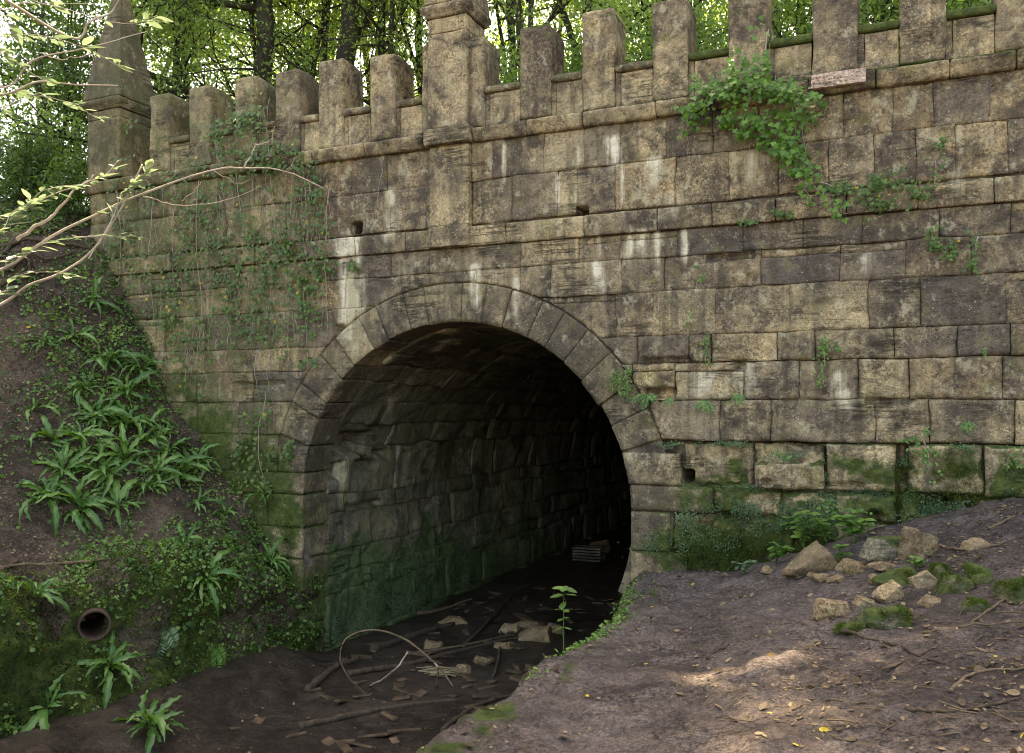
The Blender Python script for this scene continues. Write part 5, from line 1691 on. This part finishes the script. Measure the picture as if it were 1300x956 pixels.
leaves(wm2, BLADE, pos, al, RG.normal(size=(m, 3)), RG.uniform(0.012, 0.03, m), np.c_[np.clip(0.35 + 0.7 * fbm(pos, 3, 3, 68) + RG.normal(size=m) * 0.2, 0, 1), RG.random((m, 2))])
tag(wm2.build('wall_foot_moss', M['moss'], smooth=False), 'dark moss cushions along the foot of the wall', 'moss', kind='stuff')

# ================================================================== stones, branches, pipe
def stone(px, py, wpx, hpx, label, mat='rock', rot=(0, 0, 0), flat=1.0, seed=0, bvhs=None, group='fallen stones by the wall', name='fallen_stone', rad=0.10, amp=0.30, sink=0.6, tint=None, mossw=0.0):
    p, nr, d = cast(bvhs or [bvh_path], px, py + hpx * 0.35)
    w, h = wpx * d / F / 2, hpx * d / F / 2
    dp = w * 0.75 * flat
    acc = Acc()
    R_ = rotm(*rot)
    R_ = rotm(0, 0, 23.7) @ R_
    hs = np.array([w, dp, h])
    def asym(P, hh):
        k = P / hh
        Q = P.copy()
        rs = np.random.default_rng(seed)
        for _ in range(4):
            pn = unit(rs.normal(size=3))
            cut = rs.uniform(0.78, 1.05)
            Q = Q - np.maximum(0, (Q / hh) @ pn - cut)[:, None] * pn * hh
        Q[:, 0] *= 1 - 0.18 * k[:, 2] + 0.12 * k[:, 1]
        Q[:, 2] *= 1 - 0.22 * k[:, 0] * (1 if seed % 2 else -1)
        Q[:, 1] *= 1 - 0.15 * k[:, 2]
        return Q
    def wf(V):
        W = np.zeros((len(V), 4))
        W[:, 2] = mossw
        return W
    rbox(acc, np.zeros(3), hs, hs.min() * rad * 2, hs.min() * 0.2, hs.min() * amp, 0.9 / hs.min(), tint or (random.uniform(0.5, 0.9), random.uniform(0.4, 0.8), 0.5), 1500 + seed, rot=R_, asym=asym, wearf=wf)
    o = acc.build(name, M[mat])
    o.location = p + np.array([0, 0, h * (1 - sink)])
    tag(o, label, 'stone', group)
    return o
ST = [
    (1027, 712, 62, 34, 'large tan wedge of stone leaning at the wall foot', 'rock', (8, -28, 10), 0.7),
    (1168, 690, 42, 42, 'squared tan block of stone standing by the mossy wall', 'rock', (4, 6, 18), 0.9),
    (1128, 695, 50, 36, 'rough brown stone wound with roots left of the squared tan block', 'mossrock', (0, 8, 0), 0.8),
    (1058, 772, 44, 26, 'dark brown brick shaped stone lying alone on the earth', 'rock', (0, -3, -8), 0.8),
    (1127, 752, 38, 22, 'flat grey stone in the middle of the rubble', 'rock', (12, -14, 20), 0.8),
    (1085, 718, 34, 14, 'flat pale slab just right of the large tan wedge', 'rock', (10, 4, 0), 1.2),
    (1122, 718, 30, 10, 'small flat slab behind the pale slab', 'rock', (6, 8, 30), 1.0),
    (1172, 735, 28, 22, 'tilted pinkish slab in front of the squared tan block', 'rock', (0, -35, 0), 0.6),
    (1040, 732, 24, 11, 'small tan stone in front of the large tan wedge', 'rock', (0, 8, 0), 1.0),
    (1100, 765, 26, 14, 'small pale stone left of the flat grey stone', 'rock', (10, 8, 0), 1.0),
    (1062, 735, 18, 9, 'little pale stone beside the small tan stone', 'rock', (0, 0, 30), 1.0),
    (1185, 762, 24, 14, 'pale brown stone below the moss covered lumps', 'rock', (5, 10, 10), 1.0),
    (1113, 735, 20, 14, 'upright pale chip above the flat grey stone', 'rock', (0, 25, 0), 0.6),
    (976, 722, 14, 9, 'small tan chip left of the large tan wedge', 'rock', (0, 12, 0), 1.0),
    (1238, 690, 30, 16, 'brown stone half buried where the bank rises at the right', 'rock', (0, -10, 0), 1.0),
]
for i, (a, b, c, d, lab, mt, rot, fl) in enumerate(ST):
    stone(a, b, c, d, lab, mt, rot, fl, i)
MS = [(1125, 785, 58, 36, 'moss covered stone nearest the viewer among the rubble'), (1212, 742, 42, 30, 'round moss covered stone at the right end of the rubble'), (1145, 730, 54, 22, 'long moss covered stone in the middle of the rubble'), (1192, 728, 30, 26, 'moss covered lump behind the round mossy stone'),
      (1240, 727, 36, 28, 'mossy stone at the foot of the right bank'), (1288, 748, 36, 30, 'mossy stone by the pale stick at the right edge'), (1240, 768, 30, 14, 'low mossy stone below the round mossy one'), (1085, 795, 34, 14, 'low mossy hummock left of the nearest moss covered stone')]
for i, (a, b, c, d, lab) in enumerate(MS):
    o = stone(a, b, c, d, lab, 'mossrock', (0, 5, i * 20), 1.0, 40 + i, group='moss covered stones', name='mossy_stone', rad=0.2, mossw=0.62, sink=0.62)
    # short moss on it
    me = o.data
    n = len(me.vertices)
    co = np.empty(n * 3, np.float32); me.vertices.foreach_get('co', co); co = co.reshape(-1, 3)
    no = np.empty(n * 3, np.float32); me.vertices.foreach_get('normal', no); no = no.reshape(-1, 3)
    k = np.nonzero(no[:, 2] > -0.1)[0]
    k = k[RG.integers(0, len(k), 4200)]
    pp = co[k] + RG.normal(size=(len(k), 3)) * 0.008
    pp = pp[fbm(pp + i, 9, 2, 4) > 0.0]
    kk = len(pp)
    a_ = Acc()
    leaves(a_, BLADE, pp, unit(pp + RG.normal(size=(kk, 3)) * 0.04), RG.normal(size=(kk, 3)), RG.uniform(0.008, 0.02, kk))
    a_.build('moss', M['moss'], o, smooth=False)

CB = [(646, 797, 22, 14, 'small ochre stone on the channel mud left of the ochre block'), (669, 791, 34, 9, 'flat ochre slab on the channel mud behind the ochre block'), (681, 804, 40, 20, 'largest ochre block lying on the channel mud'), (706, 798, 22, 14, 'orange brown stone by the towpath edge in the channel'), (588, 848, 24, 12, 'orange stone on the near channel mud'),
      (578, 787, 30, 10, 'brown flat stone by the logs in the channel'), (760, 694, 24, 20, 'pale stone deep inside the tunnel'), (612, 838, 22, 7, 'grey slip of stone on the near channel mud'), (640, 818, 26, 9, 'flat brown stone lying against the long pole'), (550, 818, 22, 9, 'dull brown stone between the two poles'), (700, 690, 16, 14, 'small ochre stone against the inner tunnel wall')]
for i, (a, b, c, d, lab) in enumerate(CB):
    stone(a, b, c, d, lab, 'rock', (0, RG.uniform(-8, 8), RG.uniform(-30, 30)), 0.9, 70 + i, [bvh_bed], 'stones in the channel', tint=(0.8, 0.85, 0.5))
# ribbed crate-like block deep in the tunnel
p, _, d = cast([bvh_bed], 748, 712)
rt = empty('ribbed_slab', tuple(p)); tag(rt, 'ribbed grey slab lying beside the pale stone deep in the tunnel', 'slab')
a_ = Acc()
for k in range(5):
    rbox(a_, np.array([0, 0, 0.04 + 0.06 * k]), np.array([0.30, 0.2, 0.02]), 0.01, 0.08, 0.004, 5, (0.8, 0.3, 0.5), 1700 + k)
rbox(a_, np.array([0, 0.06, 0.16]), np.array([0.285, 0.1, 0.15]), 0.01, 0.08, 0.004, 5, (0.3, 0.3, 0.5), 1720)
a_.build('slab', M['vault'], rt)

def stick(name, pts, r, label, mat, group=None, cat='branch', bvhs=GROUND, lift=0.5, wob=0.02, n=26):
    P = []
    for q in pts:
        if len(q) == 3:
            P.append(at(*q))
        else:
            h, nr, d = cast(bvhs, *q)
            P.append(h + np.array([0, 0, r * lift]))
    Q = smooth_path(P, n, wob, RG.random() * 20)
    a = Acc()
    tube(a, Q, np.linspace(r, r * 0.55, n) * (1 + 0.12 * RG.normal(size=n)), 8, (RG.random(), 0.5, 0.5))
    o = a.build(name, M[mat])
    rebase(o, Q[0])
    return tag(o, label, cat, group)
B_ = [bvh_bed]
g_ = 'dead branches in the channel'
stick('dead_branch', [(472, 828), (520, 810), (576, 794)], 0.055, 'thick dark log lying along the near tunnel wall foot', 'deadwood', g_, bvhs=B_)
stick('dead_branch', [(440, 858), (530, 842), (622, 818), (690, 806)], 0.038, 'long dark pole crossing the channel in front of the ochre block', 'deadwood', g_, bvhs=B_)
stick('dead_branch', [(588, 822), (615, 796), (652, 756)], 0.03, 'dark pole pointing into the tunnel between the stones', 'deadwood', g_, bvhs=B_)
stick('dead_branch', [(515, 832), (580, 822), (655, 806)], 0.022, 'thin straight brown pole behind the long dark pole', 'cane', g_, bvhs=B_)
stick('dead_branch', [(590, 778), (640, 755), (672, 742)], 0.028, 'short dark branch furthest along the tunnel wall foot', 'deadwood', g_, bvhs=B_)
stick('dead_branch', [(626, 860), (634, 832), (636, 800)], 0.022, 'dark branch lying across the long pole by the towpath', 'deadwood', g_, bvhs=B_)
stick('dead_branch', [(640, 806), (668, 800), (690, 797)], 0.02, 'pale broken stick against the ochre block', 'cane', g_, bvhs=B_)
stick('dead_branch', [(388, 880), (425, 850), (455, 838)], 0.05, 'dark rotten log at the near left of the channel', 'deadwood', g_, bvhs=B_)
stick('dead_branch', [(530, 780), (560, 775), (600, 762)], 0.035, 'brown rotten log against the green tunnel wall', 'cane', g_, bvhs=B_)
stick('dead_branch', [(380, 925), (470, 905), (585, 890)], 0.04, 'dark log across the near end of the channel', 'deadwood', g_, bvhs=B_)
stick('dead_branch', [(560, 930), (600, 900), (660, 880)], 0.028, 'thin dark branch near the towpath foot in the channel', 'deadwood', g_, bvhs=B_)
p, _, d = cast(B_, 560, 858)
a_ = Acc()
for k in range(60):
    an_ = math.radians(RG.normal(25, 12))
    dd = np.array([math.cos(an_), math.sin(an_), 0.1 * RG.normal()])
    c_ = p + RG.normal(size=3) * [0.07, 0.05, 0.02] + [0, 0, 0.05]
    tube(a_, [c_ - dd * 0.12, c_ + dd * 0.12], 0.005, 4, (RG.random(), 0.5, 0.5))
o = a_.build('straw_bundle', M['straw']); rebase(o, p); tag(o, 'small bundle of dead straw beside the looping cane', 'straw bundle')

stick('looping_cane', [(575, 872, 8.3), (555, 845, 8.4), (520, 815, 8.5), (485, 801, 8.5), (455, 803, 8.5), (436, 816, 8.4), (432, 838, 8.4), (445, 862, 8.4), (470, 885, 8.5)], 0.0105, 'brown cane looping up out of the channel mud', 'cane', cat='cane', wob=0.012, n=60)
stick('pale_cane', [(470, 872), (500, 852, 8.6), (518, 828, 8.7)], 0.012, 'thin pale cane leaning inside the looping cane', 'twig', cat='cane')
stick('pale_cane', [(555, 872), (556, 850, 8.4), (552, 842, 8.4)], 0.010, 'short pale cane standing by the straw bundle', 'twig', cat='cane', wob=0.0)

R_ = [bvh_path]
g_ = 'dead sticks on the right bank'
for pts, r, lab, mt in (([(1205, 812), (1250, 780), (1300, 745), (1345, 715)], 0.010, 'long pale stick rising to the right edge over the mossy stone', 'cane'), ([(1170, 805), (1230, 795), (1300, 790)], 0.008, 'thin stick lying flat below the long pale stick', 'cane'), ([(1060, 800), (1120, 815), (1200, 845)], 0.012, 'dark root like stick curving down from the mossy stone', 'deadwood'),
                        ([(1090, 860), (1140, 845), (1190, 822)], 0.010, 'dark stick near the lower edge right of the sun patch', 'deadwood'), ([(1205, 880), (1240, 855), (1310, 850)], 0.010, 'grey stick at the lower right', 'cane'), ([(1120, 705), (1128, 735), (1150, 740)], 0.010, 'thin root hanging in front of the rough brown stone', 'cane'),
                        ([(1255, 672), (1280, 660), (1320, 640)], 0.012, 'stick on the crest of the right bank by the wall', 'cane'), ([(890, 842), (905, 830), (925, 820)], 0.010, 'short dark stick on the bare earth left of the sun patch', 'deadwood'), ([(1180, 690), (1230, 700), (1275, 690)], 0.014, 'thick stick beside the squared tan block', 'cane'), ([(1150, 900), (1200, 905), (1290, 890)], 0.011, 'dark stick low in the corner of the path', 'deadwood'),
                        ([(1000, 905), (1040, 890), (1100, 893)], 0.008, 'thin grey stick in the near middle of the path', 'cane')):
    stick('dead_stick', pts, r, lab, mt, g_, 'stick', R_)

# roots on the left bank
a_ = Acc()
anchor = None
for pts in ([(0, 318), (40, 308), (80, 312), (112, 318)], [(10, 345), (35, 325), (60, 330), (100, 322)], [(0, 330), (30, 300), (60, 292), (105, 300)], [(30, 312), (36, 335), (34, 355)], [(0, 365), (30, 350), (70, 345)], [(-20, 300), (20, 290), (60, 280)]):
    P = []
    for q in pts:
        h, nr, d = cast([bvh_bank], *q)
        P.append(h + nr * 0.05)
    if anchor is None:
        anchor = P[0]
    tube(a_, smooth_path(P, 22, 0.05, RG.random() * 9), np.linspace(0.03, 0.014, 22), 6, (RG.random(), 0.5, 0.5))
o = a_.build('exposed_roots', M['deadwood']); rebase(o, anchor); tag(o, 'tangle of exposed tree roots high on the bank left of the wall end', 'roots')
stick('fallen_branch', [(-10, 722), (60, 716), (130, 712), (185, 706)], 0.018, 'long brown branch lying on the ledge above the pipe', 'cane', 'fallen branches on the bank', bvhs=[bvh_bank])
stick('fallen_branch', [(-20, 735), (10, 722), (22, 712)], 0.03, 'dark rotten branch end at the left edge of the ledge', 'deadwood', 'fallen branches on the bank', bvhs=[bvh_bank])
stick('fallen_branch', [(95, 752), (118, 748), (120, 725)], 0.008, 'thin crooked stem above the pipe', 'cane', 'fallen branches on the bank', bvhs=[bvh_bank])
stick('fallen_branch', [(150, 640), (172, 622), (174, 655)], 0.007, 'thin bent stalk between the two lower ferns', 'cane', 'fallen branches on the bank', bvhs=[bvh_bank])

# drain pipe in the mossy face
p = PIPE_P
ax = PIPE_AX
p = p + ax * 0.05
a_ = Acc()
def pipe_ring(r, t):
    s = unit(np.cross(ax, [0, 0, 1.0])); b = np.cross(s, ax)
    an_ = np.linspace(0, 2 * PI, 40, endpoint=False)
    return p + ax * t + r * (np.cos(an_)[:, None] * s + np.sin(an_)[:, None] * b)
prof = [(0.155, -1.0), (0.155, 0.04), (0.150, 0.05), (0.132, 0.05), (0.128, 0.04), (0.124, -1.0)]
n = 40
a_.add(np.concatenate([pipe_ring(r, t) for r, t in prof]), np.concatenate([np.stack([np.arange(n) + i * n, (np.arange(n) + 1) % n + i * n, (np.arange(n) + 1) % n + (i + 1) * n, np.arange(n) + (i + 1) * n], -1) for i in range(len(prof) - 1)]), (0.3, 0.5, 0.5))
a_.add(pipe_ring(0.125, -0.9), np.arange(n)[None], (0.0, 0.5, 0.5))
o = a_.build('drain_pipe', M['pipe']); rebase(o, p); tag(o, 'old round drain pipe mouth opening in the mossy bank face', 'pipe')

# ================================================================== sapling reaching in from the left
sb = np.array([-2.55, -8.25, float(gz(np.array([-2.1]), np.array([-8.25]))[0])])
sap = empty('sapling', tuple(sb))
tag(sap, 'sunlit sapling reaching bare twigs and pale leaves in from the left over the channel', 'sapling')
a_ = Acc()
trunk = smooth_path([sb - [0, 0, 0.3], sb + [-0.05, 0.05, 1.2], sb + [-0.15, 0.1, 2.4], sb + [-0.1, 0.25, 4.2]], 24, 0.05, 3)
tube(a_, trunk, np.linspace(0.045, 0.012, 24), 8, (0.5, 0.5, 0.5))
rebase(a_.build('trunk', M['bark'], sap), sb)
lv = Acc()
LP, LA = [], []
def branch(pts, r0, root_z=None, leafy=0, dens=1.0, lsz=0.10):
    P = [at(*q) for q in pts]
    if root_z is not None:
        k = np.argmin(np.abs(trunk[:, 2] - root_z))
        P = [trunk[k]] + [trunk[k] * 0.5 + P[0] * 0.5 + np.array([0, 0, 0.08])] + P
    n = 40
    Q = smooth_path(P, n, 0.012, RG.random() * 30)
    a = Acc()
    tube(a, Q, 0.62 * np.linspace(r0, r0 * 0.35, n), 6, (RG.random(), 0.5, 0.5))
    rebase(a.build('branch', M['twig'], sap), sb)
    if leafy:
        leafy = int(leafy * 1.9)
        i = RG.integers(int(n * 0.35), n, leafy)
        t = unit(np.gradient(Q, axis=0))[i]
        side = np.where(RG.random(leafy) < 0.5, -1, 1)[:, None]
        h = unit(np.cross(t, [0, 0, 1.0])) * side
        al = unit((h * 0.8 + t * 0.7 + RG.normal(size=(leafy, 3)) * 0.25) * [1, 1, 0.35])
        LP.append(Q[i] + al * 0.01)
        LA.append(al)
    return Q
branch([(-40, 350, 3.0), (75, 293, 3.15), (165, 252, 3.3), (270, 216, 3.45), (312, 213, 3.5), (365, 218, 3.55), (411, 241, 3.6)], 0.011, 2.2)
branch([(308, 214, 3.5), (322, 190, 3.5), (328, 183, 3.5), (347, 178, 3.5)], 0.006)
branch([(180, 248, 3.3), (215, 257, 3.35), (275, 257, 3.4), (330, 236, 3.45)], 0.005)
branch([(-30, 390, 3.0), (40, 362, 3.1), (105, 330, 3.2), (150, 270, 3.25), (180, 208, 3.3)], 0.012, 2.0)
branch([(20, 303, 3.1), (60, 278, 3.15), (95, 243, 3.2), (117, 222, 3.2)], 0.011)
branch([(-20, 118, 3.2), (40, 105, 3.3), (70, 106, 3.35), (150, 109, 3.4)], 0.011, 2.6)
branch([(-10, 110, 3.2), (45, 75, 3.25), (110, 60, 3.3), (185, 40, 3.4)], 0.008, 2.7)
branch([(80, 45, 3.3), (110, 28, 3.35), (140, 15, 3.4), (160, -10, 3.4)], 0.012, 2.9)
branch([(-20, 5, 3.1), (40, 2, 3.2), (120, 5, 3.3)], 0.006, 2.9)
branch([(50, 68, 3.25), (90, 75, 3.3), (118, 72, 3.3), (108, 92, 3.3)], 0.004)
branch([(90, 300, 3.2), (130, 300, 3.2), (150, 305, 3.2)], 0.004)
branch([(-20, 275, 3.0), (60, 250, 3.1), (120, 230, 3.2), (150, 205, 3.25)], 0.006, 2.1, 16)
branch([(-20, 330, 3.0), (50, 310, 3.1), (120, 300, 3.15), (165, 300, 3.2)], 0.005, 2.1, 18)
branch([(110, 330, 3.1), (140, 280, 3.2), (160, 240, 3.25), (190, 215, 3.3)], 0.004, None, 24)
branch([(-20, 375, 2.9), (20, 350, 3.0), (60, 345, 3.1), (90, 350, 3.1)], 0.004, 2.0, 16)
branch([(-20, 290, 2.9), (20, 265, 3.0), (60, 240, 3.0), (100, 236, 3.1)], 0.004, 2.1, 22)
branch([(-20, 60, 2.9), (10, 70, 3.0), (40, 92, 3.0), (60, 110, 3.0)], 0.004, 2.6, 10)
branch([(-20, 10, 2.7), (5, 25, 2.7), (15, 40, 2.7)], 0.004, 2.6, 6)
branch([(-20, 40, 3.0), (50, 45, 3.1), (110, 62, 3.2), (150, 85, 3.2)], 0.004, 2.7, 13)
branch([(-20, 140, 2.9), (30, 120, 3.0), (85, 128, 3.1), (125, 150, 3.1)], 0.004, 2.5, 14)
branch([(20, -10, 3.0), (80, 10, 3.1), (150, 30, 3.2), (200, 20, 3.2)], 0.004, 2.9, 9)
branch([(270, 216, 3.45), (300, 232, 3.45), (318, 228, 3.45)], 0.003)
branch([(362, 218, 3.55), (372, 205, 3.55), (378, 198, 3.55)], 0.003)
branch([(390, 228, 3.58), (392, 240, 3.58), (386, 250, 3.58)], 0.003)
branch([(230, 255, 3.36), (250, 240, 3.36), (256, 226, 3.36)], 0.003)
lp, la = np.concatenate(LP), np.concatenate(LA)
m = len(lp)
leaves(lv, SLIM, lp, la, np.tile([0, 0, 1.0], (m, 1)) + RG.normal(size=(m, 3)) * 0.16, RG.uniform(0.025, 0.075, m))
rebase(lv.build('foliage', M['sapleaf'], sap), sb)

# ================================================================== light, sky, camera
w = bpy.data.worlds.new('World')
SC.world = w
w.use_nodes = True
nt = w.node_tree
nt.nodes.clear()
sky = nt.nodes.new('ShaderNodeTexSky')
sky.sky_type = 'NISHITA'
sky.sun_disc = False
sky.sun_elevation = ELEV
sky.sun_rotation = -AZ
sky.air_density = 1.0
sky.dust_density = 3.0
sky.ozone_density = 1.0
bg = nt.nodes.new('ShaderNodeBackground')
bg.inputs['Strength'].default_value = 0.14
ow_ = nt.nodes.new('ShaderNodeOutputWorld')
nt.links.new(sky.outputs[0], bg.inputs['Color'])
nt.links.new(bg.outputs[0], ow_.inputs['Surface'])

sl = bpy.data.lights.new('sun', 'SUN')
sl.energy = 4.0
sl.angle = math.radians(0.5)
sl.color = (1.0, 0.95, 0.86)
so = bpy.data.objects.new('sun', sl)
COL.objects.link(so)
so.location = tuple(SUND * 60)
so.rotation_euler = Vector(SUND).to_track_quat('Z', 'Y').to_euler()

cam = bpy.data.cameras.new('camera')
cam.sensor_width = 36
cam.lens = 36 * F / 1300
cam.shift_y = (HY - 478) / 1300
cam.clip_start = 0.05
cam.clip_end = 1500
co_ = bpy.data.objects.new('camera', cam)
COL.objects.link(co_)
co_.location = tuple(CAM)
co_.rotation_euler = (PI / 2, 0, TH)
SC.camera = co_
SC.view_settings.view_transform = 'Standard'
SC.view_settings.look = 'None'
SC.view_settings.exposure = 2.85
SC.view_settings.use_white_balance = True
SC.view_settings.white_balance_temperature = 9200
SC.view_settings.white_balance_tint = 9
SC.view_settings.gamma = 1.0
SC.view_settings.use_curve_mapping = False
SC.cycles.pixel_filter_type = 'BLACKMAN_HARRIS'
SC.cycles.filter_width = 1.0
SC.cycles.max_bounces = 8
SC.cycles.transparent_max_bounces = 8
SC.cycles.use_denoising = True
